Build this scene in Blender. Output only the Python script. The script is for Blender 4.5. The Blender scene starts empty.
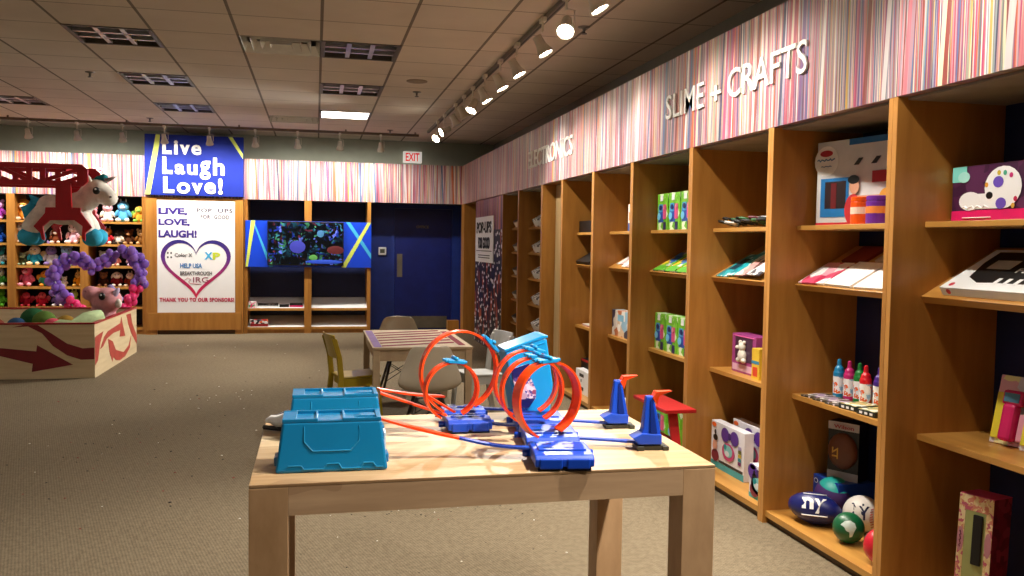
import bpy, bmesh, math, random
from mathutils import Vector, Matrix
random.seed(7)
PI = math.pi
COL = bpy.context.scene.collection
sc = bpy.context.scene

# ------------------------------------------------------------------ materials
def lin(c):
    c = c/255.0
    return c/12.92 if c <= .04045 else ((c+.055)/1.055)**2.4
def rgb(h, a=1.0):
    h = h.lstrip('#')
    return (lin(int(h[0:2], 16)), lin(int(h[2:4], 16)), lin(int(h[4:6], 16)), a)
class NT:
    def __init__(s, name):
        s.m = bpy.data.materials.new(name); s.m.use_nodes = True
        s.t = s.m.node_tree; s.t.nodes.clear()
        s.out = s.n('ShaderNodeOutputMaterial'); s.b = s.n('ShaderNodeBsdfPrincipled')
        s.l(s.b.outputs[0], s.out.inputs[0])
        s.tc = s.n('ShaderNodeTexCoord')
    def n(s, t, **k):
        x = s.t.nodes.new(t)
        for a, v in k.items(): setattr(x, a, v)
        return x
    def l(s, a, b): s.t.links.new(a, b)
    def math(s, op, a, b=None, c=None):
        x = s.n('ShaderNodeMath', operation=op)
        for i, v in enumerate((a, b, c)):
            if v is None: continue
            if isinstance(v, (int, float)): x.inputs[i].default_value = v
            else: s.l(v, x.inputs[i])
        return x.outputs[0]
    def ramp(s, fac, stops, interp='LINEAR'):
        r = s.n('ShaderNodeValToRGB'); r.color_ramp.interpolation = interp
        el = r.color_ramp.elements
        while len(el) < len(stops): el.new(.5)
        for e, (p, c) in zip(el, stops): e.position = p; e.color = rgb(c) if isinstance(c, str) else c
        s.l(fac, r.inputs[0]); return r.outputs[0]
    def mix(s, fac, a, b, blend='MIX'):
        x = s.n('ShaderNodeMix', data_type='RGBA', blend_type=blend)
        for sock, v in ((x.inputs[0], fac), (x.inputs[6], a), (x.inputs[7], b)):
            if isinstance(v, (int, float)): sock.default_value = v
            elif isinstance(v, tuple): sock.default_value = v
            elif isinstance(v, str): sock.default_value = rgb(v)
            else: s.l(v, sock)
        return x.outputs[2]
    def mapping(s, scale=(1, 1, 1), rot=(0, 0, 0), loc=(0, 0, 0)):
        x = s.n('ShaderNodeMapping'); x.inputs['Scale'].default_value = scale
        x.inputs['Rotation'].default_value = rot; x.inputs['Location'].default_value = loc
        s.l(s.tc.outputs['Object'], x.inputs[0]); return x.outputs[0]
    def noise(s, vec, scale=5, detail=3, rough=.5):
        x = s.n('ShaderNodeTexNoise'); x.inputs['Scale'].default_value = scale
        x.inputs['Detail'].default_value = detail; x.inputs['Roughness'].default_value = rough
        s.l(vec, x.inputs['Vector']); return x.outputs['Fac']
    def bump(s, h, strength=.2, dist=.01):
        x = s.n('ShaderNodeBump'); x.inputs['Strength'].default_value = strength; x.inputs['Distance'].default_value = dist
        s.l(h, x.inputs['Height']); s.l(x.outputs[0], s.b.inputs['Normal'])
    def col(s, c): s.l(c, s.b.inputs['Base Color'])
    def set(s, rough=.5, metal=0., spec=None, coat=None):
        s.b.inputs['Roughness'].default_value = rough; s.b.inputs['Metallic'].default_value = metal
        if spec is not None: s.b.inputs['Specular IOR Level'].default_value = spec
        if coat is not None: s.b.inputs['Coat Weight'].default_value = coat
_M = {}
def mat(hexc, rough=.5, metal=0., var=.08, nscale=8., bump=0., spec=None):
    key = (hexc, rough, metal, var, nscale, bump)
    if key in _M: return _M[key]
    t = NT('surface_'+hexc.strip('#'))
    n = t.noise(t.mapping(), nscale, 3)
    c = rgb(hexc); d = tuple(v*(1-var*2) for v in c[:3])+(1,); u = tuple(min(1, v*(1+var)) for v in c[:3])+(1,)
    t.col(t.ramp(n, [(.3, d), (.7, u)])); t.set(rough, metal, spec)
    if bump: t.bump(t.noise(t.mapping(), nscale*12, 2), bump, .003)
    _M[key] = t.m; return t.m
def wood(name, a, b, dirscale=(14, 1.2, 1.2), rough=.38, grain=6., planks=None, knots=False):
    t = NT(name)
    v = t.mapping(scale=dirscale)
    n1 = t.noise(v, grain, 5, .6); n2 = t.noise(t.mapping(scale=tuple(x*.3 for x in dirscale)), 2.2, 2)
    f = t.math('MULTIPLY_ADD', n1, .65, t.math('MULTIPLY', n2, .35))
    c = t.ramp(f, [(.32, a), (.62, b)])
    if planks:
        ax, w = planks
        s = t.n('ShaderNodeSeparateXYZ'); t.l(t.tc.outputs['Object'], s.inputs[0])
        q = t.math('DIVIDE', s.outputs[ax], w)
        fl = t.math('FLOOR', q); wn = t.n('ShaderNodeTexWhiteNoise', noise_dimensions='1D'); t.l(fl, wn.inputs['W'])
        c = t.mix(1.0, c, t.ramp(wn.outputs['Value'], [(0, '#c9b39a'), (.5, '#ffffff'), (1, '#e9d6bd')]), 'MULTIPLY')
        fr = t.math('FRACT', q)
        seam = t.math('LESS_THAN', fr, .012)
        c = t.mix(t.math('MULTIPLY', seam, .55), c, '#6b4a2c')
    if knots:
        k = t.noise(t.mapping(scale=(3, 6, 6)), 1.6, 1)
        c = t.mix(t.math('MULTIPLY', t.math('GREATER_THAN', k, .68), .3), c, '#7d5636')
    t.col(c); t.set(rough); t.bump(n1, .06, .002)
    return t.m
def stripes(name, seedoff=0., dark=False):
    t = NT(name); s = t.n('ShaderNodeSeparateXYZ'); t.l(t.tc.outputs['Object'], s.inputs[0])
    u = t.math('ADD', t.math('ADD', s.outputs[0], s.outputs[1]), seedoff); z = s.outputs[2]
    pal = ['#b3949a', '#a84a5e', '#6d636c', '#c9727d', '#d2c8c8', '#333a5c', '#cc6434', '#8f9c8a', '#b5446e', '#cf9ea6', '#dccfae', '#6f4d80', '#8a403a', '#8f95a0', '#50709a', '#cfa24c', '#a98490', '#efe9e6']
    if dark: pal = ['#3b2540', '#b03a52', '#241b3c', '#c7557f', '#5b3a6f', '#d98a3a', '#2b2f55', '#b55a6a', '#6b4fa0', '#8f3450', '#46305a', '#e0b060', '#2c2140', '#a5456a', '#50387a', '#382347', '#c4a0b8', '#5a3050']
    st = [(i/len(pal), p) for i, p in enumerate(pal)]
    col = None
    for i, (fr, sl, thr) in enumerate(((58, .35, 0), (97, -.9, .4), (150, 1.3, .5), (230, -.6, .55), (44, 1.0, .8))):
        wob = t.n('ShaderNodeTexNoise', noise_dimensions='1D'); wob.inputs['Scale'].default_value = 3.1; t.l(u, wob.inputs['W'])
        q = t.math('ADD', t.math('MULTIPLY', u, fr), t.math('MULTIPLY', z, sl*2.2))
        q = t.math('ADD', q, t.math('MULTIPLY', wob.outputs['Fac'], fr*.05))
        fl = t.math('FLOOR', q); w = t.n('ShaderNodeTexWhiteNoise', noise_dimensions='1D')
        t.l(t.math('ADD', fl, i*37.3+.5), w.inputs['W'])
        c = t.ramp(w.outputs['Value'], st, 'CONSTANT')
        if col is None: col = c
        else:
            w2 = t.n('ShaderNodeTexWhiteNoise', noise_dimensions='1D'); t.l(t.math('ADD', fl, i*91.7+300), w2.inputs['W'])
            col = t.mix(t.math('MULTIPLY', t.math('GREATER_THAN', w2.outputs['Value'], thr), .93), col, c)
    t.col(col); t.set(.42); return t
def collage(name, cols, scale=30., rough=.35, coords=(1, 1, 1)):
    t = NT(name); v = t.n('ShaderNodeTexVoronoi'); v.inputs['Scale'].default_value = scale
    n = t.n('ShaderNodeTexNoise'); n.inputs['Scale'].default_value = scale*.6
    mp = t.mapping(scale=coords); t.l(mp, n.inputs['Vector'])
    vv = t.n('ShaderNodeVectorMath', operation='MULTIPLY_ADD'); t.l(n.outputs['Color'], vv.inputs[0]); vv.inputs[1].default_value = (.06,)*3; t.l(mp, vv.inputs[2])
    t.l(vv.outputs[0], v.inputs['Vector'])
    s = t.n('ShaderNodeSeparateColor'); t.l(v.outputs['Color'], s.inputs[0])
    t.col(t.ramp(s.outputs[0], [(i/len(cols), c) for i, c in enumerate(cols)], 'CONSTANT')); t.set(rough)
    return t.m
def emis(name, hexc, st):
    t = NT(name); t.col(t.ramp(t.noise(t.mapping(), 4), [(0, hexc), (1, hexc)]))
    t.b.inputs['Emission Color'].default_value = rgb(hexc); t.b.inputs['Emission Strength'].default_value = st
    return t.m

# ------------------------------------------------------------------ mesh builder
def absloc(o):
    v = Vector((0, 0, 0))
    while o: v += o.location; o = o.parent
    return v
class MB:
    def __init__(s): s.v = []; s.f = []; s.i = 0; s.mi = 0; s.sm = []; s.smooth = False
    def add(s, vs, fs):
        o = len(s.v); s.v += [tuple(p) for p in vs]
        for f in fs: s.f.append((tuple(o+k for k in f), s.mi, s.smooth))
        return s
    def m(s, i): s.mi = i; return s
    def box(s, x0, x1, y0, y1, z0, z1, M=None):
        vs = [Vector((x, y, z)) for z in (z0, z1) for y in (y0, y1) for x in (x0, x1)]
        if M is not None: vs = [M @ p for p in vs]
        return s.add(vs, [(0, 2, 3, 1), (4, 5, 7, 6), (0, 1, 5, 4), (2, 6, 7, 3), (0, 4, 6, 2), (1, 3, 7, 5)])
    def prism(s, pts, d, fn):
        """pts 2D outline, extruded between depths d[0], d[1]; fn(a,b,depth)->xyz"""
        n = len(pts); A = [fn(a, b, d[0]) for a, b in pts]; B = [fn(a, b, d[1]) for a, b in pts]
        s.add(A+B, [tuple(range(n)), tuple(range(2*n-1, n-1, -1))]+[(i, i+n, (i+1) % n+n, (i+1) % n) for i in range(n)])
        return s
    def rings(s, rings, closed=True, cap=True):
        n = len(rings[0]); vs = [p for r in rings for p in r]; fs = []
        for i in range(len(rings)-1):
            for k in range(n if closed else n-1):
                a = i*n+k; b = i*n+(k+1) % n; fs.append((a, b, b+n, a+n))
        if cap: fs.append(tuple(range(n-1, -1, -1))); fs.append(tuple((len(rings)-1)*n+k for k in range(n)))
        return s.add(vs, fs)
    def lathe(s, prof, c=(0, 0, 0), n=16, M=None):
        R = []
        for r, z in prof:
            ring = [Vector((r*math.cos(2*PI*k/n), r*math.sin(2*PI*k/n), z)) for k in range(n)]
            if M is not None: ring = [M @ p for p in ring]
            R.append([p+Vector(c) for p in ring])
        return s.rings(R)
    def tube(s, pts, r, n=8, flat=None):
        pts = [Vector(p) for p in pts]; R = []
        for i, p in enumerate(pts):
            d = (pts[min(i+1, len(pts)-1)]-pts[max(i-1, 0)]).normalized()
            up = Vector((0, 0, 1)) if abs(d.z) < .95 else Vector((1, 0, 0))
            a = d.cross(up).normalized(); b = a.cross(d).normalized()
            rr = r[i] if isinstance(r, (list, tuple)) else r
            R.append([p+a*math.cos(2*PI*k/n)*rr+b*math.sin(2*PI*k/n)*rr for k in range(n)])
        return s.rings(R)
    def ell(s, c, r, nu=14, nv=9, M=None):
        c = Vector(c); R = []
        for i in range(1, nv):
            th = PI*i/nv
            ring = [Vector((r[0]*math.sin(th)*math.cos(2*PI*k/nu), r[1]*math.sin(th)*math.sin(2*PI*k/nu), -r[2]*math.cos(th))) for k in range(nu)]
            if M is not None: ring = [M @ p for p in ring]
            R.append([p+c for p in ring])
        top = Vector((0, 0, r[2])); bot = -top
        if M is not None: top = M @ top; bot = M @ bot
        o = len(s.v); s.rings(R, cap=False); k = len(s.v)
        s.v += [tuple(c+bot), tuple(c+top)]; L = o+(nv-2)*nu
        for j in range(nu):
            s.f.append(((o+(j+1) % nu, o+j, k), s.mi, s.smooth)); s.f.append(((L+j, L+(j+1) % nu, k+1), s.mi, s.smooth))
        return s
    def build(s, name, mats, parent=None, at=None, local=False, bevel=0., smooth=False, seg=2, mods=None):
        if not isinstance(mats, (list, tuple)): mats = [mats]
        off = Vector((0, 0, 0))
        if parent is not None and not local: off = absloc(parent)
        if at is not None: off = Vector(at)
        me = bpy.data.meshes.new(name)
        me.from_pydata([tuple(Vector(p)-off) for p in s.v], [], [f[0] for f in s.f])
        for m in mats: me.materials.append(m)
        for p, f in zip(me.polygons, s.f): p.material_index = min(f[1], len(mats)-1); p.use_smooth = f[2] or smooth
        bm = bmesh.new(); bm.from_mesh(me); bmesh.ops.recalc_face_normals(bm, faces=bm.faces); bm.to_mesh(me); bm.free()
        me.update()
        o = bpy.data.objects.new(name, me); COL.objects.link(o)
        if parent is not None: o.parent = parent
        if at is not None: o.location = at
        if bevel:
            b = o.modifiers.new('bevel', 'BEVEL'); b.width = bevel; b.segments = seg; b.limit_method = 'ANGLE'; b.angle_limit = .6
            if not smooth: b.harden_normals = False
        return o
def tag(o, label=None, cat=None, group=None, kind=None):
    if label: o['label'] = label
    if cat: o['category'] = cat
    if group: o['group'] = group
    if kind: o['kind'] = kind
    return o
def thing(name, label, cat, loc=(0, 0, 0), rz=0., group=None):
    o = bpy.data.objects.new(name, None); COL.objects.link(o); o.empty_display_size = .05
    o.location = loc; o.rotation_euler = (0, 0, rz)
    return tag(o, label, cat, group)
def struct(o): o['kind'] = 'structure'; return o
def copy_tree(o, parent=None):
    c = o.copy(); COL.objects.link(c); c.parent = parent
    for ch in [x for x in bpy.data.objects if x.parent == o]: copy_tree(ch, c)
    return c
def text(s, m, name, parent, org, facing, w, h, depth=.003, bold=0., kindfit=True, local=False, spacing=1.0, label=None, tilt=0.):
    """lettering fitted to a w x h box with its lower left at org; facing 'back' (seen from -Y) or 'side' (seen from -X)"""
    cu = bpy.data.curves.new(name, 'FONT'); cu.body = s; cu.size = 1; cu.offset = bold; cu.extrude = 0; cu.space_character = spacing
    cu.resolution_u = 3
    ob = bpy.data.objects.new(name, cu); COL.objects.link(ob)
    dg = bpy.context.evaluated_depsgraph_get(); me = bpy.data.meshes.new_from_object(ob.evaluated_get(dg))
    bpy.data.objects.remove(ob); me.name = name
    xs = [v.co.x for v in me.vertices]; ys = [v.co.y for v in me.vertices]
    x0, x1, y0, y1 = min(xs), max(xs), min(ys), max(ys)
    off = Vector((0, 0, 0)) if (parent is None or local) else absloc(parent)
    ct, st_ = math.cos(tilt), math.sin(tilt)
    bm = bmesh.new(); bm.from_mesh(me)
    for v in bm.verts:
        a = (v.co.x-x0)/(x1-x0)*w; b = (v.co.y-y0)/(y1-y0)*h
        a, b = a*ct-b*st_, a*st_+b*ct
        if facing == 'back': p = Vector((org[0]+a, org[1], org[2]+b))
        elif facing == 'side': p = Vector((org[0], org[1]-a, org[2]+b))
        elif facing == 'top': p = Vector((org[0]+a, org[1]+b, org[2]))
        else: p = facing(a, b)
        v.co = p-off
    bm.to_mesh(me); bm.free()
    for p_ in me.polygons: p_.use_smooth = False
    me.materials.clear(); me.materials.append(m)
    o = bpy.data.objects.new(name, me); COL.objects.link(o)
    if parent is not None: o.parent = parent
    md = o.modifiers.new('thick', 'SOLIDIFY'); md.thickness = depth; md.offset = 0
    if label: o['label'] = label
    return o
XZ = lambda a, b, d: (a, d, b)
YZ = lambda a, b, d: (d, a, b)
XY = lambda a, b, d: (a, b, d)

# ------------------------------------------------------------------ palette
M_maple = wood('maple_laminate', '#945f26', '#b47e3a', (3, 3, .35), .36, 5)
M_mapleD = wood('maple_edge', '#a06a30', '#c48c48', (3, 3, .6), .35, 5)
M_shelf = wood('maple_shelf', '#a57030', '#c8944a', (3, .35, 3), .34, 5)
M_navy = mat('#101f50', .5); M_navyP = mat('#1c3280', .45); M_navyD = mat('#101f68', .4)
M_black = mat('#0c0c0e', .45); M_dgrey = mat('#2c2c2e', .5)
M_white = mat('#eceef0', .4, var=.01); M_paper = mat('#f3f4f6', .45, var=.01)
M_offw = mat('#d9d4c8', .5); M_grn = mat('#a3a99b', .8, var=.03); M_gwall = mat('#7d7a70', .85, var=.03)
M_bright = mat('#f6f6f2', .4, var=.0)
M_red = mat('#ba0f1f', .38); M_steel = mat('#b6b6b4', .3, .9); M_dsteel = mat('#807f7c', .35, .8)
M_royal = mat('#0d44bc', .38, var=.02); M_royalD = mat('#0c2674', .3, var=.02); M_cyan = mat('#0a74a6', .3, var=.02); M_cyanB = mat('#1595d6', .28, var=.02)
M_orange = mat('#ff4a12', .3, var=.02); M_olive = mat('#2f2f24', .5)
M_white_fix = mat('#dedacf', .4)

# ================================================================== ROOM
CZ = 2.858; X0R = 2.116; XW = 2.69; YB = 13.36; XL = -6.5; YF = -2.2
Z1 = 1.901; Z2 = 2.466; YFB = 12.85
t = NT('carpet'); mp = t.mapping()
n1 = t.noise(mp, 1.1, 4, .6); n2 = t.noise(mp, 260, 2); n3 = t.noise(t.mapping(scale=(1, .35, 1)), .55, 2)
wv = t.n('ShaderNodeTexWave'); wv.inputs['Scale'].default_value = 34; wv.inputs['Distortion'].default_value = 1.5; wv.bands_direction = 'DIAGONAL'; t.l(t.mapping(rot=(0, 0, .5)), wv.inputs['Vector'])
c = t.ramp(n1, [(.3, '#74654f'), (.7, '#877760')]); c = t.mix(.45, c, t.ramp(n2, [(.35, '#453b2d'), (.65, '#a2957e')])); c = t.mix(.3, c, t.ramp(t.noise(mp, 38, 3, .7), [(.4, '#5c503e'), (.6, '#94876f')]))
c = t.mix(t.math('MULTIPLY', wv.outputs['Fac'], .4), c, '#4d4334'); c = t.mix(t.math('MULTIPLY', t.math('GREATER_THAN', n3, .6), .08), c, '#4a3f30')
t.col(c); t.set(.95, spec=.15); t.bump(n2, .5, .004); M_carpet = t.m
struct(MB().box(XL, XW+.1, YF, YB+.1, -.1, 0).build('floor', M_carpet))

t = NT('ceiling_tile'); sp = t.n('ShaderNodeSeparateXYZ'); t.l(t.tc.outputs['Object'], sp.inputs[0])
def gl(sock, off, w):
    q = t.math('FRACT', t.math('DIVIDE', t.math('SUBTRACT', sock, off-w/2), .61)); return t.math('LESS_THAN', q, w/.61)
gx = gl(sp.outputs[0], .038, .022); gy = gl(sp.outputs[1], 6.9, .014)
cellx = t.math('FLOOR', t.math('DIVIDE', t.math('SUBTRACT', sp.outputs[0], .038), .61)); celly = t.math('FLOOR', t.math('DIVIDE', t.math('SUBTRACT', sp.outputs[1], 6.9), .61))
wn = t.n('ShaderNodeTexWhiteNoise', noise_dimensions='2D'); cb = t.n('ShaderNodeCombineXYZ'); t.l(cellx, cb.inputs[0]); t.l(celly, cb.inputs[1]); t.l(cb.outputs[0], wn.inputs['Vector'])
base = t.ramp(wn.outputs['Value'], [(0, '#d8cec2'), (1, '#e2d9cd')])
base = t.mix(.25, base, t.ramp(t.noise(t.mapping(), 3, 4), [(.3, '#ccc2b5'), (.7, '#ebe3d7')]))
base = t.mix(t.math('MULTIPLY', gx, .72), base, '#3d342b'); base = t.mix(t.math('MULTIPLY', gy, .62), base, '#5a4d40')
t.col(base); t.set(.9, spec=.1); t.bump(t.noise(t.mapping(), 120, 3), .25, .004); M_ceil = t.m
FIX = [(-3, 0), (-3, 3), (-3, 6), (-6, 6), (0, 0), (0, 3), (0, 6)]       # 3x3-cell troffers (tile column, tile row)
LITF = [(0, 6), (-6, -6), (-3, -12), (-9, 0), (-9, -6), (-9, 3), (-9, 6)]                      # only the first lit troffer is seen; the rest are added for fill light
VENT = [(-1, 0), (-1, 7)]
cells = set(FIX+LITF+VENT)
m = MB(); i0 = int((XL-.038)//.61); i1 = int((XW-.038)//.61)+1; j0 = int((YF-6.9)//.61); j1 = int((YB-6.9)//.61)+1
for i in range(i0, i1+1):
    for j in range(j0, j1+1):
        if (i, j) in cells: continue
        xa, xb = max(XL, .038+i*.61), min(XW+.05, .038+(i+1)*.61); ya, yb = max(YF, 6.9+j*.61), min(YB+.05, 6.9+(j+1)*.61)
        if xb > xa and yb > ya: m.add([(xa, ya, CZ), (xb, ya, CZ), (xb, yb, CZ), (xa, yb, CZ)], [(0, 3, 2, 1)])
struct(m.build('ceiling', M_ceil))
struct(MB().box(XL-.1, XW+.1, YF-.1, YB+.1, CZ+.25, CZ+.35).build('trim_1', mat('#444444')))
struct(MB().box(XL, XW+.1, YB, YB+.1, 0, CZ+.25).build('wall_back', [M_grn]))
struct(MB().box(XW, XW+.1, YF, YB, 0, CZ+.25).build('wall_right', [M_gwall]))
struct(MB().box(XL-.1, XL, YF, YB, 0, CZ+.25).build('wall_left', mat('#b5aea2', .8)))
struct(MB().box(XL, XW, YF-.1, YF, 0, CZ+.25).build('wall_front', mat('#b5aea2', .8)))

# fascia boards with the printed stripes
S1 = stripes('striped_fascia_print').m
fr = struct(MB().box(X0R, X0R+.04, .2, YFB, Z1, Z2).m(1).box(X0R+.04, XW, .2, YFB, Z1, Z1+.02).box(X0R+.04, XW, .2, YFB, Z2-.02, Z2).build('trim_2', [S1, M_maple]))
fb = struct(MB().box(-5.2, X0R, YFB, YFB+.04, Z1, Z2).m(1).box(-5.2, XW, YFB+.04, YB, Z1, Z1+.02).build('trim_3', [S1, mat('#1a1a20')]))
text('SLIME', M_bright, 'sign_lettering', fr, (X0R-.006, 5.09, 2.106), 'side', .535, .146, .01, .002)
text('+', M_bright, 'sign_lettering', fr, (X0R-.006, 4.465, 2.118), 'side', .12, .085, .01, .012)
text('CRAFTS', M_bright, 'sign_lettering', fr, (X0R-.006, 4.265, 2.105), 'side', .76, .150, .01, .004)
text('ELECTRONICS', M_bright, 'sign_lettering', fr, (X0R-.006, 8.67, 2.09), 'side', 1.57, .17, .01, .006)
text('TOYS', M_bright, 'sign_lettering', fb, (-3.32, YFB-.012, 2.145), 'back', .5, .13, .02, .012)

# ceiling troffers ---------------------------------------------------------
M_lens = mat('#d0d1d8', .35, .2); M_louv = mat('#b4b5bd', .3, .6)
E_panel = emis('lit_diffuser', '#fff4e6', 13.)
fixlab = {(-3, 0): 'nearest of the three left-hand parabolic ceiling lights, unlit', (-3, 3): 'middle of the three left-hand parabolic ceiling lights, unlit',
          (-3, 6): 'farthest of the three left-hand parabolic ceiling lights, above the blue board', (-6, 6): 'parabolic ceiling light cut by the left edge of the photo',
          (0, 0): 'unlit parabolic ceiling light beside the near air diffuser', (0, 3): 'unlit parabolic ceiling light between its dark neighbour and the glowing panel',
          (0, 6): 'glowing white ceiling light, the only lit panel in view'}
for (i, j) in dict.fromkeys(FIX+LITF):
    xa, ya = .038+i*.61, 6.9+j*.61; lit = (i, j) in LITF
    T = thing('ceiling_light', fixlab.get((i, j), 'lit square ceiling light added outside the view for fill'), 'ceiling light', (xa+.305, ya+.305, CZ), 0, 'square ceiling lights' )
    m = MB()
    for a, b, c_, d in ((xa, xa+.61, ya, ya+.03), (xa, xa+.61, ya+.58, ya+.61), (xa, xa+.03, ya+.03, ya+.58), (xa+.58, xa+.61, ya+.03, ya+.58)): m.box(a, b, c_, d, CZ-.006, CZ+.1)
    m.box(xa, xa+.61, ya, ya+.61, CZ+.1, CZ+.12)
    m.build('frame', mat('#4a463f', .5), T)
    if lit:
        MB().box(xa+.03, xa+.58, ya+.03, ya+.58, CZ-.002, CZ+.01).build('diffuser', E_panel, T)
    else:
        m = MB()
        for k in (1, 2):
            q = xa+.03+.55/3*k; m.prism([(q-.018, CZ), (q+.018, CZ), (q+.004, CZ+.06), (q-.004, CZ+.06)], (ya+.03, ya+.58), lambda a, b, d: (a, d, b))
            q = ya+.03+.55/3*k; m.prism([(q-.018, CZ), (q+.018, CZ), (q+.004, CZ+.06), (q-.004, CZ+.06)], (xa+.03, xa+.58), lambda a, b, d: (d, a, b))
        m.build('louver', M_louv, T)
        for k in range(3):
            q = ya+.03+.55/3*(k+.5); MB().tube([(xa+.04, q, CZ+.07), (xa+.57, q, CZ+.07)], .016, 10).build('fluorescent_tube', mat('#dcdde2', .3), T)
        MB().box(xa+.03, xa+.58, ya+.03, ya+.58, CZ+.088, CZ+.098).build('reflector', M_lens, T)
for (i, j), lb in zip(VENT, ('shiny square air diffuser beside the nearest middle ceiling light', 'small far air diffuser left of the lit ceiling panel')):
    xa, ya = .038+i*.61, 6.9+j*.61
    T = thing('air_diffuser', lb, 'air diffuser', (xa+.305, ya+.305, CZ), 0, 'square air diffusers')
    MB().box(xa, xa+.61, ya, ya+.61, CZ+.1, CZ+.12).build('plenum', M_dgrey, T)
    for k in range(4):
        r0 = .295-.07*k; r1 = r0-.032; cx, cy = xa+.305, ya+.305; m = MB()
        o = [(-r0, -r0), (r0, -r0), (r0, r0), (-r0, r0)]; q = [(-r1, -r1), (r1, -r1), (r1, r1), (-r1, r1)]
        z0, z1 = (CZ-.004, CZ+.07)
        vs = [(cx+a, cy+b, z0) for a, b in o]+[(cx+a, cy+b, z1) for a, b in q]+[(cx+a*1.01, cy+b*1.01, z0+.004) for a, b in o]+[(cx+a*1.01, cy+b*1.01, z1+.004) for a, b in q]
        m.add(vs, [(a, (a+1) % 4, (a+1) % 4+4, a+4) for a in range(4)]+[(a+8, a+12, (a+1) % 4+12, (a+1) % 4+8) for a in range(4)]+[(a, a+8, (a+1) % 4+8, (a+1) % 4) for a in range(4)])
        m.build('cone_frame', mat('#f0f0ee', .2, .5), T)
for (x, y), lb in zip(((-2.04, 8.82), (1.0, 8.96), (.99, 12.1), (-2.06, 11.93), (1.834, 5.95)), ('left of the middle left-hand light', 'near the middle ceiling under the round speaker', 'far right near the exit sign', 'far left above the blue board', 'beside the light track')):
    T = thing('fire_sprinkler', 'small ceiling sprinkler head '+lb, 'sprinkler', (x, y, CZ), 0, 'ceiling sprinkler heads')
    MB().lathe([(.045, 0), (.04, -.006), (.012, -.01), (.01, -.035)], (x, y, CZ)).build('escutcheon', M_dsteel, T, smooth=True)
    MB().lathe([(.002, -.052), (.022, -.05), (.022, -.047), (.003, -.035)], (x, y, CZ), 10).build('deflector', M_dsteel, T)
T = thing('ceiling_speaker', 'round flat ceiling speaker grille on the middle tiles', 'speaker', (.934, 8.36, CZ))
MB().lathe([(.1, 0), (.1, -.006), (.085, -.01), (.02, -.012)], (.934, 8.36, CZ), 24).build('grille', mat('#a08f7d', .7), T)

# ------------------------------------------------------------------ track lights
RX = 1.50
T = thing('light_track', 'long ceiling track running along the shelves to the back wall', 'light track', (RX, 6, CZ))
MB().box(RX-.018, RX+.018, .4, 12.0, CZ-.035, CZ).build('rail', mat('#6f6a60', .4), T, bevel=.003)
MB().box(RX-.006, RX+.006, .42, 11.98, CZ-.0365, CZ-.034).build('contact_slot', M_black, T)
YT = 12.25
T = thing('light_track', 'cross track in front of the striped back fascia', 'light track', (-1.6, YT, CZ))
MB().box(-5.4, 1.4, YT-.018, YT+.018, CZ-.06, CZ-.025).build('rail', mat('#6a5a4b', .4), T, bevel=.003)
m = MB()
for x in (-5.2, -3.8, -2.4, -1.0, .4, 1.35): m.box(x-.01, x+.01, YT-.01, YT+.01, CZ-.025, CZ)
m.build('hanger', mat('#6a5a4b', .4), T)
E_lamp = emis('lamp_glow', '#fff1d8', 60.)
def spot(name, pos, aim, lab, power, zt, size=60, blend=.6, grp='track spotlights', s=1., color=(1, .86, .66), lit=True, radius=.03):
    """gimbal spotlight: adapter on the rail, yoke arm, lamp head, glowing lens"""
    pos = Vector(pos); d = (Vector(aim)-pos).normalized()
    T = thing(name, lab, 'spotlight', (pos.x, pos.y, zt), 0, grp)
    MB().box(pos.x-.016, pos.x+.016, pos.y-.045, pos.y+.045, zt-.03, zt).build('adapter', M_white_fix, T, bevel=.004)
    q = Vector((pos.x, pos.y, zt-.03)); back = pos-d*.05*s; sd = Vector((0, 1, 0)) if abs(d.x) > .3 else Vector((1, 0, 0))
    m = MB(); m.tube([q, q+Vector((0, 0, -.06))], .008, 8)
    m.tube([q+Vector((0, 0, -.055)), q+Vector((0, 0, -.06))+sd*.052*s, pos+sd*.052*s], .005, 6)
    m.build('yoke', M_white_fix, T)
    rot = d.to_track_quat('Z', 'Y').to_matrix().to_4x4()
    pr = [(.012, -.085), (.03, -.08), (.034, -.03), (.036, -.01), (.054, .035), (.056, .05), (.052, .05), (.048, .036)]
    MB().lathe([(r*s, z*s) for r, z in pr], pos, 18, rot).build('lamp_head', M_white_fix, T, smooth=True)
    MB().lathe([(.047*s, .036*s), (.047*s, .042*s), (.001, .045*s)], pos, 18, rot).build('lens', E_lamp if lit else M_lens, T)
    if lit:
        L = bpy.data.lights.new('spot_beam', 'SPOT'); L.energy = power; L.spot_size = math.radians(size); L.spot_blend = blend; L.shadow_soft_size = radius; L.color = color
        o = bpy.data.objects.new('spot_beam', L); COL.objects.link(o); o.location = pos+d*.06*s; o.rotation_euler = (-d).to_track_quat('Z', 'Y').to_euler()
        o.parent = T; o.location = o.location-Vector(T.location)
ys = [1.0, 1.9, 2.75, 3.35, 3.95, 4.53, 5.1, 5.66, 6.42, 7.02, 7.68, 8.29, 8.8, 9.35, 10.17, 10.75]
ordn = ['out of view overhead'+q for q in (', farthest behind', ', second behind', ', third behind', ', fourth behind', ', just behind the picture')]+['cut by the top edge, nearest in view', 'second nearest, shining at the viewer', 'third nearest, tilted to the shelves',
        'fourth from the camera', 'fifth from the camera', 'sixth from the camera', 'seventh from the camera', 'eighth from the camera, unlit', 'ninth from the camera, unlit', 'second from the far end', 'at the far end by the exit sign']
WARM = (1, .93, .82)
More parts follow.
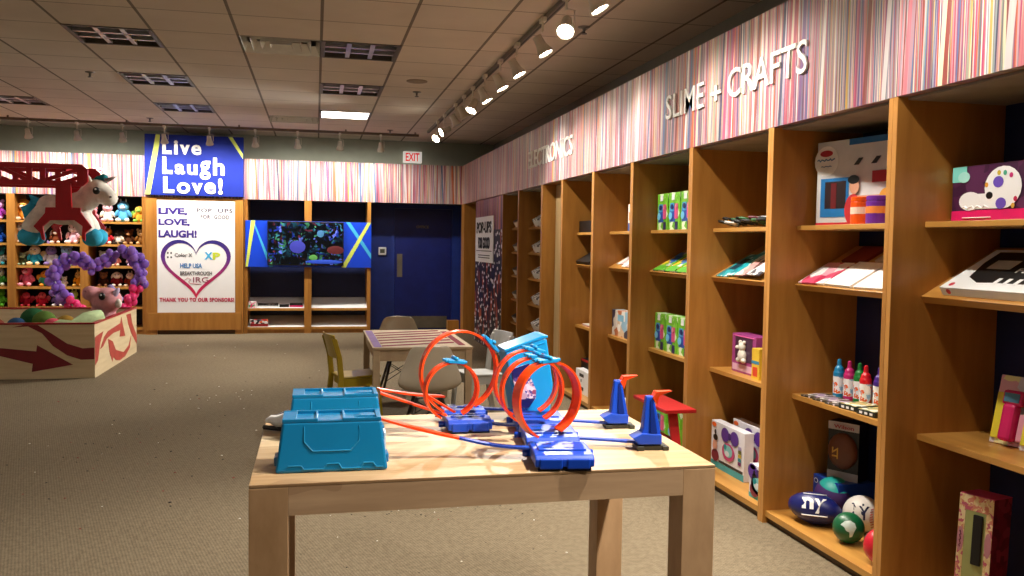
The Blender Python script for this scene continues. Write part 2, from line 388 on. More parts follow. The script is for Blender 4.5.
SP = {0: ((.5, 2.3, .76), 140, 75), 1: ((.7, 2.75, .76), 330, 80), 3: ((1.0, 4.4, 0), 130, 90), 6: ((.6, 3.1, .3), 260, 90), 11: ((.2, 7.3, 0), 170, 100), 14: ((-2.3, 9.2, .8), 480, 80), 15: ((-.9, 8.4, 0), 330, 100)}
for k, (y, on) in enumerate(zip(ys, ordn)):
    lit = k not in (12, 13)
    aim, pw, sz = SP.get(k, ((2.42, y-.35, .75), 88, 100))
    spot('track_spotlight', (1.46, y, 2.63), aim, 'track spotlight along the shelves, '+on, pw, CZ-.035, sz, 1.0 if k not in SP else .7, 'spotlights on the long track', 1.0, lit=lit, color=WARM)
lbs = ['leftmost, over the far plush shelves', 'second from the left, over the red claw', 'third from the left, before the blue board', 'over the left stripe of the blue board', 'over the word Live on the blue board',
       'just right of the blue board', 'left of the middle above the television', 'middle one above the television', 'above the right post of the television wall']
for x, lb in zip([-3.55, -2.98, -2.44, -1.93, -1.37, -.79, -.24, .32, .87], lbs):
    spot('track_spotlight', (x, YT-.06, 2.62), (x+.05, 12.85, 1.45), 'clear-rimmed back wall spotlight, '+lb, 62, CZ-.06, 150, 1.0, 'spotlights on the cross track', .9, lit=True, color=WARM)
spot('track_spotlight', (-4.2, YT-.06, 2.62), (-4.1, 12.85, 1.35), 'back wall spotlight beyond the left edge', 75, CZ-.06, 120, 1.0, 'spotlights on the cross track', .9, color=WARM)

# exit sign
T = thing('exit_sign', 'white exit sign with red letters on the grey back wall', 'exit sign', (1.43, YB, 2.53))
MB().box(1.29, 1.57, YB-.06, YB, 2.53, 2.70).build('housing', emis('exit_backlight', '#f2efe6', .45), T, bevel=.004)
text('EXIT', emis('exit_red', '#d3182c', .6), 'lettering', T, (1.325, YB-.063, 2.555), 'back', .21, .125, .004, .02)

# ================================================================== SHELF BAYS ON THE RIGHT
XB = 2.60; TH = .026; XS = X0R+.135
def tiltM(x, y, z, a):   # frame on a tilted shelf: local x = up the slope (+X), local y = world Y
    return Matrix.Translation((x, y, z)) @ Matrix.Rotation(-a, 4, 'Y')
def bay(y0, y1, lab, rows=True, mini=False):
    T = thing('shelf_unit', lab, 'shelving', (X0R, (y0+y1)/2, 0), 0, 'wooden shelf bays along the right wall')
    for a, b in ((y0, y0+TH), (y1-TH, y1)):
        MB().box(X0R, XB, a, b, 0, Z1-.002).m(1).box(X0R-.001, X0R+.003, a+.0012, b-.0012, 0, Z1-.002).build('side_panel', [M_maple, M_mapleD], T)
    a, b = y0+TH, y1-TH
    MB().box(XB-.012, XB, a, b, .0, Z1-.002).build('back_panel', M_navy, T)
    MB().box(X0R+.012, XB-.012, a, b, .03, .06).build('bottom_deck', M_shelf, T, bevel=.002)
    MB().box(X0R+.03, X0R+.045, a, b, 0, .03).build('toe_kick', mat('#5d4526', .6), T)
    MB().box(X0R+.042, XB-.012, a, b, Z1-.012, Z1-.002).build('top_panel', mat('#8f8878', .6), T)
    if rows:
        MB().box(XS, XB-.014, a, b, 1.415, 1.437).build('shelf', M_shelf, T, bevel=.002)
        MB().box(0, .38, a, b, -.03, 0, tiltM(XS-.005, 0, 1.155, math.radians(30))).build('slanted_shelf', M_shelf, T, bevel=.002)
        MB().box(XS, XB-.014, a, b, .604, .628).build('shelf', M_shelf, T, bevel=.002)
    if mini:
        for k in range(6):
            MB().box(0, .3, a, b, -.02, 0, tiltM(XS-.03, 0, 1.50-.27*k, math.radians(30))).build('slanted_shelf', M_shelf, T, bevel=.002)
    return T
YD = [1.10, 2.01, 2.912, 3.812, 4.72, 5.685, 6.545, 7.43]
bl = ['nearest shelf bay, beyond the right edge of the photo', 'shelf bay with the slanted keyboard box at the right edge', 'shelf bay with colour markers and sports balls', 'shelf bay with a pink boxed white bear',
      'shelf bay with green and blue boxed sets on three levels', 'shelf bay with a patterned box on its third shelf', 'shelf bay with black boxes near the far end']
for k in range(7): bay(YD[k], YD[k+1], bl[k])
# narrow closed bay
T = thing('access_cabinet', 'narrow closed bay with a tan door between open bays', 'cabinet', (X0R, 7.78, 0))
for a, b in ((7.43, 7.456), (8.104, 8.13)): MB().box(X0R, XB, a, b, 0, Z1-.002).build('side_panel', M_maple, T)
d_ = MB().box(2.24, 2.26, 7.47, 8.07, .05, Z1-.01).build('door', wood('tan_door', '#a98f66', '#c2a87c', (3, 3, .4)), T)
MB().box(2.228, 2.24, 7.56, 7.60, 1.36, 1.42).build('latch', M_white, d_)
MB().box(2.262, 2.27, 7.456, 8.104, .0, Z1-.002).build('back_panel', M_black, T)
bay(8.13, 9.12, 'narrow-tiered bay of white patterned packs', False, True)
bay(9.12, 9.93, 'narrow-tiered bay of dark packs beside the pop-up poster', False, True)
bwp = collage('black_white_print', ['#f2f2f2', '#ffffff', '#26262a', '#e8e8e8', '#404048'], 28)
dkp = collage('dark_print', ['#1c1a1c', '#3a3230', '#111114', '#5b524c'], 28)
lv = ['top', 'second', 'third', 'fourth', 'fifth', 'bottom']
for k in range(6):
    for (a, b, mm, nm, c2) in ((8.35, 8.85, bwp, 'black and white patterned pack', 'white patterned'), (9.3, 9.75, dkp, 'dark brown pack', 'dark')):
        M = tiltM(XS-.012, 0, 1.5+.01-.27*k, math.radians(30))
        T = thing('flat_pack', '%s on the %s slanted shelf of its bay' % (nm, lv[k]), 'package', tuple(M @ Vector((0, (a+b)/2, 0))), 0, c2+' packs on slanted shelves')
        MB().box(.0, .22, a, b, 0.0, .085, M).build('pack', mm, T, bevel=.004)
        MB().box(-.002, .0, a+.03, b-.03, .012, .07, M).build('label_strip', M_white if mm is bwp else M_offw, T)

# pop-up poster panel
MS2 = stripes('dark_striped_print', 3.3, True)
t = MS2; s_ = t.n('ShaderNodeSeparateXYZ'); t.l(t.tc.outputs['Object'], s_.inputs[0])
vo = t.n('ShaderNodeTexVoronoi'); vo.inputs['Scale'].default_value = 1.; t.l(t.mapping(scale=(1, 9, 15)), vo.inputs['Vector'])
dot = t.math('LESS_THAN', vo.outputs['Distance'], .32)
low = t.math('LESS_THAN', s_.outputs[2], 1.5)
cc = t.b.inputs['Base Color'].links[0].from_socket
vo2 = t.n('ShaderNodeTexVoronoi'); vo2.inputs['Scale'].default_value = 1.; t.l(t.mapping(scale=(1, 14, 6)), vo2.inputs['Vector'])
sc2 = t.n('ShaderNodeSeparateColor'); t.l(vo2.outputs['Color'], sc2.inputs[0])
dk = t.ramp(sc2.outputs[0], [(0, '#14122c'), (.3, '#1b1733'), (.5, '#0e1a26'), (.65, '#7c2a30'), (.75, '#1e1838'), (.88, '#b4532e')], 'CONSTANT')
t.col(t.mix(low, cc, t.mix(dot, dk, '#e9e9ee')))
T = thing('pop_up_poster', 'dark striped floor-to-fascia panel with a white pop-up sign', 'poster panel', (2.15, 10.86, 0))
MB().box(2.14, 2.16, 9.935, 11.79, 0, Z1-.002).build('printed_board', t.m, T)
MB().box(2.16, XB, 9.94, 9.96, 0, Z1-.002).box(2.16, XB, 11.77, 11.79, 0, Z1-.002).build('side_return', M_maple, T)
sg = MB().box(2.128, 2.139, 10.53, 11.72, 1.085, 1.675).build('white_sign', M_paper, T)
text('POP-UPS', M_black, 'lettering', sg, (2.124, 11.62, 1.46), 'side', 1.0, .15, .004, .03)
text('FOR GOOD', M_black, 'lettering', sg, (2.124, 11.5, 1.26), 'side', .78, .15, .004, .03)
MB().box(2.124, 2.127, 10.6, 11.64, 1.228, 1.236).box(2.124, 2.127, 10.72, 11.5, 1.14, 1.15).box(2.124, 2.127, 10.72, 11.5, 1.17, 1.18).build('fine_print', M_dgrey, sg)
T = thing('corner_cabinet_side', 'wood corner panel where shelves meet the navy back wall', 'panel', (X0R, 12.7, 0))
MB().box(X0R, XB, 12.60, 12.63, 0, Z1-.002).build('side_panel', M_maple, T)
MB().box(X0R, X0R+.03, 12.63, 12.85, 0, Z1-.002).build('front_panel', M_maple, T)
MB().box(XB-.02, XB, 11.79, 12.60, 0, Z1-.002).build('back_panel', M_navy, T)
T = thing('wood_block', 'low wood plinth at the foot of the navy door frame', 'plinth', (2.0, 12.9, 0))
MB().box(1.93, 2.10, 12.86, 13.0, 0, .17).build('block', M_maple, T, bevel=.003)

# ================================================================== BACK WALL
# navy wall section and door
struct(MB().box(.80, 1.17, YB-.05, YB, 0, Z1).m(0).box(2.05, XW, YB-.05, YB, 0, Z1).box(1.17, 2.05, YB-.05, YB, 1.84, Z1).build('trim_4', M_navyP))
dr = struct(MB().box(1.173, 2.047, YB-.035, YB, .0, 1.838).build('door_1', M_navyD, bevel=.003))
MB().box(1.21, 1.29, YB-.039, YB-.036, .80, 1.15).build('push_plate', mat('#8a8578', .35, .7), dr)
MB().box(1.24, 1.98, YB-.039, YB-.036, .02, .20).build('kick_plate', mat('#8b867a', .35, .7), dr)
text('OFFICE', mat('#8f7c52', .4, .4), 'door_lettering', dr, (1.50, YB-.04, 1.545), 'back', .19, .04, .003, .01)
T = thing('thermostat', 'white thermostat on the blue wall beside the navy door', 'thermostat', (.985, YB-.05, 1.13))
MB().box(.925, 1.045, YB-.08, YB-.05, 1.13, 1.25).build('housing', M_white, T, bevel=.012)
MB().box(.95, 1.02, YB-.083, YB-.08, 1.16, 1.22).build('display', mat('#5c6158', .2), T)

def backunit(x0, x1, lab):
    T = thing('back_shelf_unit', lab, 'shelving', ((x0+x1)/2, YFB, 0), 0, 'shelf bays under the television')
    for a in (x0, x1-.05): MB().box(a, a+.05, YFB, YB-.02, 0, Z1).build('post', M_maple, T)
    MB().box(x0+.05, x1-.05, YB-.03, YB-.02, 0, Z1).build('back_panel', M_navy, T)
    for z in (.09, .36):
        sh = MB().box(x0+.05, x1-.05, YFB+.01, YB-.03, z-.035, z).build('shelf', M_shelf, T)
        MB().add([(x0+.05, YFB+.02, z+.002), (x1-.05, YFB+.02, z+.002), (x1-.05, YB-.035, z+.13), (x0+.05, YB-.035, z+.13), (x0+.05, YFB+.02, z+.0), (x1-.05, YFB+.02, z+.0), (x1-.05, YB-.035, z+.0), (x0+.05, YB-.035, z+.0)],
                 [(0, 1, 2, 3), (4, 7, 6, 5), (0, 4, 5, 1), (1, 5, 6, 2), (2, 6, 7, 3), (3, 7, 4, 0)]).build('sloped_liner', M_white, sh)
    MB().box(x0+.05, x1-.05, YFB+.03, YFB+.05, 0, .055).build('toe_kick', M_maple, T)
backunit(-.985, -.105, 'left shelf bay under the television, with boxed toys'); backunit(-.105, .785, 'right shelf bay under the television, empty white shelves')
YTV = YFB-.03
T = thing('television_backdrop', 'bright blue panel with yellow and cyan bars around the television', 'sign panel', (-.1, YFB, .95))
M_bluep = mat('#1846d8', .3, var=.02); M_lime = mat('#d6e66a', .4, var=.02); M_aqua = mat('#45b4e8', .4, var=.02)
MB().box(-.965, .79, YFB-.02, YFB, .95, 1.605).build('blue_board', M_bluep, T)
yy = (YFB-.023, YFB-.02)
MB().prism([(-.889, 1.603), (-.829, 1.603), (-.931, .952), (-.964, .952)], yy, XZ).build('yellow_bar', M_lime, T); MB().prism([(.736, 1.603), (.786, 1.603), (.43, .952), (.362, .952)], yy, XZ).build('yellow_bar', M_lime, T)
yy = (YFB-.022, YFB-.0195)
MB().prism([(-.861, 1.583), (-.835, 1.56), (-.59, .952), (-.64, .952), (-.66, 1.012)], yy, XZ).build('cyan_bar', M_aqua, T); MB().prism([(.427, 1.603), (.487, 1.603), (.789, 1.152), (.789, 1.072)], yy, XZ).build('cyan_bar', M_aqua, T)
T = thing('television', 'wall television showing a dark colourful cartoon scene', 'television', (-.135, YTV, .975))
MB().box(-.665, .395, YFB-.07, YFB-.025, .975, 1.60).build('bezel', M_black, T, bevel=.004)
t = NT('screen_image'); mp = t.mapping(scale=(1, 1, 1)); v = t.n('ShaderNodeTexVoronoi'); v.inputs['Scale'].default_value = 24
nn = t.n('ShaderNodeTexNoise'); nn.inputs['Scale'].default_value = 9; t.l(mp, nn.inputs['Vector'])
vv = t.n('ShaderNodeVectorMath', operation='MULTIPLY_ADD'); t.l(nn.outputs['Color'], vv.inputs[0]); vv.inputs[1].default_value = (.25,)*3; t.l(mp, vv.inputs[2]); t.l(vv.outputs[0], v.inputs['Vector'])
sp = t.n('ShaderNodeSeparateColor'); t.l(v.outputs['Color'], sp.inputs[0])
cc = t.ramp(sp.outputs[0], [(0, '#05080c'), (.3, '#0c1a2e'), (.42, '#143a4a'), (.52, '#1b2f8e'), (.6, '#0a0f14'), (.7, '#4f2030'), (.76, '#2f6a80'), (.83, '#0b0d12'), (.92, '#3b7a58'), (.96, '#5a6ad0')], 'CONSTANT')
n2 = t.noise(mp, 5, 3); cc = t.mix(t.ramp(n2, [(.42, '#000000'), (.62, '#ffffff')]), '#05070a', cc)
t.col(cc); t.set(.15); t.l(cc, t.b.inputs['Emission Color']); t.b.inputs['Emission Strength'].default_value = .7
scn = MB().box(-.65, .38, YFB-.0715, YFB-.0705, .99, 1.585).build('screen', t.m, T)
for (cx, cz, rx, rz, hx) in ((-.25, 1.24, .11, .09, '#3a3fb0'), (.28, 1.20, .12, .06, '#5a1c22'), (.12, 1.03, .26, .03, '#2a50d0'), (-.03, 1.09, .06, .04, '#5aa050'), (.07, 1.43, .05, .05, '#3f78a8')):
    MB().lathe([(1, 0), (.6, .002), (.01, .003)], (0, 0, 0), 20, Matrix.Translation((cx, YFB-.0715, cz)) @ Matrix.Rotation(PI/2, 4, 'X') @ Matrix.Diagonal((rx, rz, 1, 1))).build('screen_figure', emis('glow_'+hx[1:], hx, .12), scn)

# blue board and sponsor poster --------------------------------------------
T = thing('blue_sign_board', 'large blue board reading Live Laugh Love in white letters', 'sign', (-1.63, 12.8, 1.92))
MB().box(-2.275, -.985, 12.76, YFB-.002, 1.925, 2.752).build('board', mat('#14298e', .7, var=.03, spec=.25), T, bevel=.003)
for s, x, z, w, h in (('L', -2.045, 2.485, .12, .22), ('i', -1.895, 2.485, .05, .19), ('v', -1.82, 2.485, .13, .135), ('e', -1.67, 2.485, .13, .14),
                      ('L', -2.045, 2.215, .13, .235), ('a', -1.885, 2.215, .13, .14), ('u', -1.725, 2.21, .13, .145), ('g', -1.56, 2.15, .14, .26), ('h', -1.385, 2.215, .15, .24),
                      ('L', -2.035, 1.955, .14, .225), ('o', -1.86, 1.95, .17, .155), ('v', -1.665, 1.95, .14, .15), ('e', -1.5, 1.955, .15, .16), ('!', -1.32, 1.95, .06, .225)):
    text(s, M_bright, 'letter', T, (x, 12.752, z), 'back', w, h, .012, .04 if s in 'Liv!' else .026)
yy = (12.755, 12.7595)
MB().prism([(-2.272, 1.93), (-2.205, 1.93), (-2.085, 2.62), (-2.075, 2.748), (-2.13, 2.748)], yy, XZ).build('lime_bar', M_lime, T); MB().prism([(-1.185, 2.748), (-1.13, 2.748), (-.99, 2.52), (-.99, 2.45)], yy, XZ).build('lime_bar', M_lime, T)
T = thing('poster_cabinet', 'tall wood cabinet end framing the white sponsor poster', 'cabinet', (-1.63, YFB, 0))
for a, b in ((-2.275, -2.13), (-1.10, -.99)): MB().box(a, b, YFB-.05, YB-.02, 0, 1.90).build('side_panel', M_maple, T, bevel=.003)
MB().box(-2.13, -1.10, YFB-.03, YB-.02, .29, 1.90).build('front_panel', M_maple, T)
MB().box(-2.25, -1.02, YFB-.06, YFB-.05, .06, .30).build('kick_panel', M_maple, T, bevel=.003)
MB().box(-2.13, -1.10, YFB-.02, YFB, 0, .06).build('plinth', mat('#5a3d1e', .6), T)
P = thing('sponsor_poster', 'white poster with a purple to red heart and sponsor names', 'poster', (-1.615, YFB-.04, .30))
MB().box(-2.128, -1.102, YFB-.045, YFB-.031, .305, 1.86).build('paper', M_paper, P)
py = YFB-.047; M_pur = mat('#3a2786', .5, var=.02); M_mag = mat('#c2154f', .5)
for s, z, w in (('LIVE,', 1.65, .38), ('LOVE,', 1.50, .41), ('LAUGH!', 1.345, .50)): text(s, M_pur, 'lettering', P, (-2.11, py, z), 'back', w, .105, .003, .045)
M_lg = mat('#4f4860', .5)
for s_w, x_, z_, w_ in (('POP', -1.61, 1.70, .20), ('UPS', -1.33, 1.70, .20), ('FOR', -1.56, 1.61, .13), ('GOOD', -1.38, 1.61, .20)): text(s_w, M_lg, 'lettering', P, (x_, py, z_), 'back', w_, .058, .003, .025, spacing=1.15)
text('THANK YOU TO OUR SPONSORS!', M_mag, 'lettering', P, (-2.10, py, .455), 'back', .985, .058, .003, .045, spacing=1.15)
# heart outline, gradient by height
t = NT('heart_gradient'); sp = t.n('ShaderNodeSeparateXYZ'); t.l(t.tc.outputs['Object'], sp.inputs[0])
t.col(t.ramp(t.math('DIVIDE', sp.outputs[2], 1.1), [(.2, '#d21c4e'), (.42, '#b0205a'), (.68, '#5c2a86'), (.9, '#2e2478')])); t.set(.5)
hp = []
N = 64
for k in range(N):
    a = 2*PI*k/N; hx = 16*math.sin(a)**3; hz = 13*math.cos(a)-5*math.cos(2*a)-2*math.cos(3*a)-math.cos(4*a)
    hp.append((-1.62+hx/16*.462, .905+(hz+2.5)/14.5*.415))
m = MB(); cxh, czh = -1.62, .98
inn = [(cxh+(a-cxh)*.885, czh+(b-czh)*.86) for a, b in hp]
vs = [(a, py-.001, b) for a, b in hp]+[(a, py-.001, b) for a, b in inn]+[(a, py+.001, b) for a, b in hp]+[(a, py+.001, b) for a, b in inn]
m.add(vs, [(k, (k+1) % N, (k+1) % N+N, k+N) for k in range(N)]+[(k+2*N, k+3*N, (k+1) % N+3*N, (k+1) % N+2*N) for k in range(N)]+[(k, k+2*N, (k+1) % N+2*N, (k+1) % N) for k in range(N)])
m.build('heart', t.m, P)
text('Color X', mat('#3b3b3f', .5), 'lettering', P, (-1.90, py, 1.08), 'back', .23, .05, .003, .01)
for i in range(4): MB().add([(-2.0+.02*(i % 2)*2.2, py, 1.06+.06*(i//2)), (-1.98+.044*(i % 2), py, 1.06+.06*(i//2)), (-1.98+.044*(i % 2), py, 1.085+.06*(i//2)), (-2.0+.044*(i % 2), py, 1.085+.06*(i//2))], [(0, 1, 2, 3)]).build('logo_mark', [mat('#3b3b3f', .5)], P)
text('X', M_aqua, 'lettering', P, (-1.51, py, 1.045), 'back', .11, .105, .003, .04); text('P', mat('#c6d637', .5), 'lettering', P, (-1.40, py, 1.045), 'back', .10, .10, .003, .04)
text('HELP USA', mat('#3f86c6', .5), 'lettering', P, (-1.83, py, .925), 'back', .29, .065, .003, .03); text('BREAKTHROUGH', mat('#5f6064', .5), 'lettering', P, (-1.83, py, .825), 'back', .42, .055, .003, .02)
text('IRG', mat('#8d3a56', .5), 'lettering', P, (-1.66, py, .725), 'back', .20, .075, .003, .0)
MB().tube([(-1.78, py, .75), (-1.73, py, .79), (-1.69, py, .765), (-1.72, py, .735), (-1.70, py, .712), (-1.55, py, .70)], .003, 5).build('logo_mark', mat('#b03a5c', .5), P)

# items on the shelves under the television
def block(name, lab, cat, x0, x1, y0, y1, z0, z1, m, grp=None, trim=None, bev=.002, deco=None):
    T = thing(name, lab, cat, ((x0+x1)/2, (y0+y1)/2, z0), 0, grp)
    MB().box(x0, x1, y0, y1, z0, z1).build('carton', m, T, bevel=bev)
    if trim:
        MB().box(x0-.0012, x1+.0012, y0-.0012, y1+.0012, z0+(z1-z0)*trim[1], z0+(z1-z0)*trim[2]).build('printed_band', trim[0], T)
    return T
pk = collage('pink_white_print', ['#f4f1f2', '#e8407a', '#f8f8f8', '#2fa070', '#f4a6c0'], 30)
tp = collage('toy_print', ['#f0eeee', '#20202a', '#c22c3a', '#e8e8ec', '#2a7ab0', '#ec7040'], 26)
block('toy_box', 'small pink and white box at the left end under the television', 'box', -.925, -.82, 12.88, 12.95, .362, .455, pk)
block('toy_box', 'long dark toy box on the upper shelf under the television', 'box', -.80, -.52, 12.90, 12.97, .375, .43, dkp, trim=(M_white, .0, .3))
block('toy_box', 'flat black box with a pink end under the television', 'box', -.50, -.37, 12.90, 12.96, .37, .41, M_black)
block('toy_box', 'black box with pink and green ends on the upper left shelf', 'box', -.36, -.18, 12.90, 12.97, .375, .43, M_black, trim=(mat('#d02a6a'), 0, .4))
block('toy_box', 'flat red box at the bottom left under the television', 'box', -.90, -.66, 12.88, 12.98, .095, .135, mat('#8d1b22', .4))
block('toy_box', 'patterned box stacked on the flat red box', 'box', -.91, -.66, 12.88, 12.97, .136, .20, tp)

# left plush shelves -------------------------------------------------------
def leftunit(x0, x1, lab):
    T = thing('plush_shelf_unit', lab, 'shelving', ((x0+x1)/2, YFB, 0), 0, 'plush toy shelf bays on the back wall')
    for a in (x0, x1-.05): MB().box(a, a+.05, YFB, YB-.02, 0, Z1).build('post', M_maple, T)
    MB().box(x0+.05, x1-.05, YB-.03, YB-.02, 0, Z1).build('back_panel', mat('#15161f', .6), T)
    for z in (.09, .38, .655, .94, 1.24, 1.55): MB().box(x0+.05, x1-.05, YFB+.02, YB-.03, z-.03, z).build('shelf', M_shelf, T)
    MB().box(x0+.05, x1-.05, YFB+.03, YFB+.05, 0, .055).build('toe_kick', M_maple, T)
leftunit(-5.0, -3.97, 'leftmost plush shelf bay, cut by the photo edge'); leftunit(-3.97, -3.07, 'plush shelf bay behind the white unicorn'); leftunit(-3.07, -2.28, 'plush shelf bay between the unicorn head and the sponsor poster')

_sph = {}
def sphere_mesh(n=12):
    if n in _sph: return _sph[n]
    m = MB(); m.ell((0, 0, 0), (1, 1, 1), n, max(6, n//2+2))
    me = bpy.data.meshes.new('ball'); me.from_pydata(m.v, [], [f[0] for f in m.f])
    for p in me.polygons: p.use_smooth = True
    me.materials.append(None); me.update(); _sph[n] = me; return me
def ball(name, parent, c, r, m, rot=None, n=12):
    o = bpy.data.objects.new(name, sphere_mesh(n)); COL.objects.link(o); o.parent = parent; o.location = c; o.scale = r
    if rot: o.rotation_euler = rot
    o.material_slots[0].link = 'OBJECT'; o.material_slots[0].material = m; return o
_pl = {}
def fur(h): return mat(h, .9, 0, .1, 14, .4, .1)
def plush(label, x, z, s, c1, c2=None, ears='round', y=None, rz=0., cat='plush toy', name='plush_toy', grp='plush toys on the shelves', c3=None, sit=True):
    y = YFB+.17 if y is None else y
    c2 = c2 or c1; c3 = c3 or c2; A, B, C = fur(c1), fur(c2), fur(c3)
    T = thing(name, label, cat, (x, y, z), rz, grp); T.scale = (s, s, s)
    ball('body', T, (0, 0, .32), (.26, .22, .32), A)
    h = ball('head', T, (0, -.05, .78), (.27, .24, .24), C)
    ball('muzzle', T, (0, -.26, .72), (.13, .1, .09), B)
    for sx in (-1, 1):
        ball('arm', T, (sx*.29, -.1, .42), (.09, .1, .2), A, (.3, sx*-.45, 0)); ball('leg', T, (sx*.2, -.26, .1), (.11, .2, .1), B, (0, 0, sx*.35))
        ball('eye', T, (sx*.1, -.275, .83), (.03, .02, .035), M_black, None, 8)
        if ears == 'round': ball('ear', T, (sx*.21, -.02, .98), (.09, .05, .09), C)
        elif ears == 'long': ball('ear', T, (sx*.13, 0, 1.12), (.07, .05, .22), C, (0, sx*.25, 0))
        elif ears == 'flop': ball('ear', T, (sx*.3, -.02, .72), (.07, .08, .18), B, (0, sx*-.3, 0))
        elif ears == 'horn': ball('horn', T, (sx*.12, 0, 1.05), (.04, .04, .1), B)
        elif ears == 'wing': ball('wing', T, (sx*.34, .1, .55), (.18, .04, .22), B, (0, sx*.6, 0))
    if ears == 'mane': ball('mane', T, (0, .04, .8), (.38, .2, .36), A)
    return T
Zs = dict(a=1.55, b=1.24, c=.94, d=.655, e=.38)
P_ = [
 ('orange lion plush with a thick mane on the top shelf', -3.86, 'a', .25, '#d8862c', '#f0e0c8', 'mane', '#e8a04c'),
 ('grey-blue plush behind the unicorn tail on the top shelf', -3.64, 'a', .18, '#7ea6bb', None, 'round', None),
 ('white and pink cat plush on the top shelf by the unicorn muzzle', -2.80, 'a', .25, '#f6efe6', '#f3b9c2', 'horn', None),
 ('pink plush peeking beside the unicorn muzzle', -2.98, 'a', .19, '#ef9aa6', None, 'round', None),
 ('light blue dragon plush with a pink crest on the top shelf', -2.60, 'a', .28, '#5fb2e2', '#dff0fa', 'horn', '#6cbcea'),
 ('yellow and green plush at the right end of the top shelf', -2.39, 'a', .22, '#f0b040', '#8fcf5a', 'wing', '#f6c458'),
 ('white dog plush standing at the second shelf left end', -3.88, 'b', .28, '#f4f2ee', None, 'flop', None),
 ('brown and white dog plush behind the claw prong', -3.46, 'b', .2, '#7c3f26', '#efe2d2', 'flop', '#9a5634'),
 ('pale pink bear plush between the unicorn hooves', -3.23, 'b', .27, '#f5c3d2', '#fbe4ea', 'round', None),
 ('green and yellow plush tucked at the bay post', -2.96, 'b', .16, '#c6c84a', '#e8e28a', 'wing', None),
 ('orange and red fox plush on the second shelf', -2.80, 'b', .22, '#d42f3a', '#f7ead8', 'horn', '#e07a34'),
 ('white and black cow plush on the second shelf', -2.66, 'b', .2, '#efe9dd', '#3a2f2a', 'flop', None),
 ('dark brown monkey plush on the second shelf', -2.53, 'b', .2, '#5a3420', '#c79a6a', 'round', '#6e4228'),
 ('tan monkey plush at the right end of the second shelf', -2.37, 'b', .21, '#9a6a34', '#e2c08c', 'round', None),
 ('olive turtle plush at the left end of the third shelf', -3.88, 'c', .17, '#64735a', '#a9bfa0', 'round', None),
 ('teal owl plush with orange feet on the third shelf', -3.72, 'c', .26, '#2fa8d6', '#f2d8a8', 'wing', '#f0e6d2'),
 ('grey-white wolf plush with lilac paws on the third shelf', -3.52, 'c', .26, '#e4e2e6', '#8f78b4', 'long', None),
 ('royal blue bear plush on the third shelf', -3.33, 'c', .26, '#2c66c8', '#9cc4ec', 'round', None),
 ('pale grey-green plush above the balloon heart', -2.86, 'c', .2, '#8fa8a2', '#d2e2d8', 'round', None),
 ('pink and cream plush above the balloon heart dip', -2.70, 'c', .18, '#f2a4b0', '#f7e6cf', 'round', None),
 ('pale lilac plush behind the balloon heart top', -2.50, 'c', .18, '#cdb8e2', None, 'long', None),
 ('pink bear plush sitting with spread legs on the fourth shelf', -3.82, 'd', .27, '#ee6f92', '#f7a8bc', 'round', '#f0648a'),
 ('green parrot plush with an orange head on the fourth shelf', -3.60, 'd', .21, '#49b49a', '#f0a23a', 'wing', '#ef9a30'),
 ('small orange fish plush on the fourth shelf', -3.48, 'd', .13, '#f0a83c', '#f7d28a', 'wing', None),
 ('white mouse plush on the fourth shelf left of the balloons', -3.36, 'd', .13, '#e8e6e0', None, 'round', None),
 ('yellow giraffe plush seen through the balloon heart', -3.17, 'd', .2, '#f0a01e', '#f7c870', 'horn', None),
 ('dark brown bear plush seen through the balloon heart', -2.86, 'd', .19, '#3e2118', '#8a5b40', 'round', None),
 ('maroon and white plush seen through the balloon heart', -2.69, 'd', .2, '#7c1f28', '#f0e4dc', 'flop', None),
 ('red brown fox plush seen through the balloon heart', -2.52, 'd', .19, '#8a2f20', '#f2dccc', 'horn', None),
 ('cream and maroon plush at the right of the fourth shelf', -2.36, 'd', .18, '#5c2826', '#d8b8a0', 'round', None),
 ('crimson lobster plush on the fifth shelf left end', -3.84, 'e', .19, '#b01e3c', '#d84a5c', 'wing', None),
 ('bright red crab plush on the fifth shelf', -3.64, 'e', .19, '#cf2440', '#e8606c', 'wing', None),
 ('purple and white plush monkey on the fifth shelf', -3.44, 'e', .21, '#7a63b2', '#efeaf4', 'round', '#efeaf4'),
 ('lime green frog plush on the fifth shelf', -3.24, 'e', .21, '#8fce2c', '#d4ee7a', 'horn', None),
 ('magenta plush at the photo edge on the top shelf', -4.16, 'a', .26, '#a63fae', '#e2a8e4', 'round', None),
 ('deep blue plush at the photo edge on the second shelf', -4.16, 'b', .24, '#2458c0', None, 'round', None),
 ('white and teal plush at the photo edge on the third shelf', -4.16, 'c', .24, '#dfe6e6', '#3fa6b8', 'round', None),
 ('green frog plush at the photo edge on the fourth shelf', -4.16, 'd', .24, '#4fb04a', '#e6f2dc', 'horn', None),
 ('lime plush at the photo edge on the fifth shelf', -4.16, 'e', .24, '#69c23c', None, 'round', None),
]
for lab, x, zk, s, c1, c2, ears, c3 in P_: plush(lab, x, Zs[zk]+.0, s, c1, c2, ears, c3=c3, rz=random.uniform(-.25, .25))

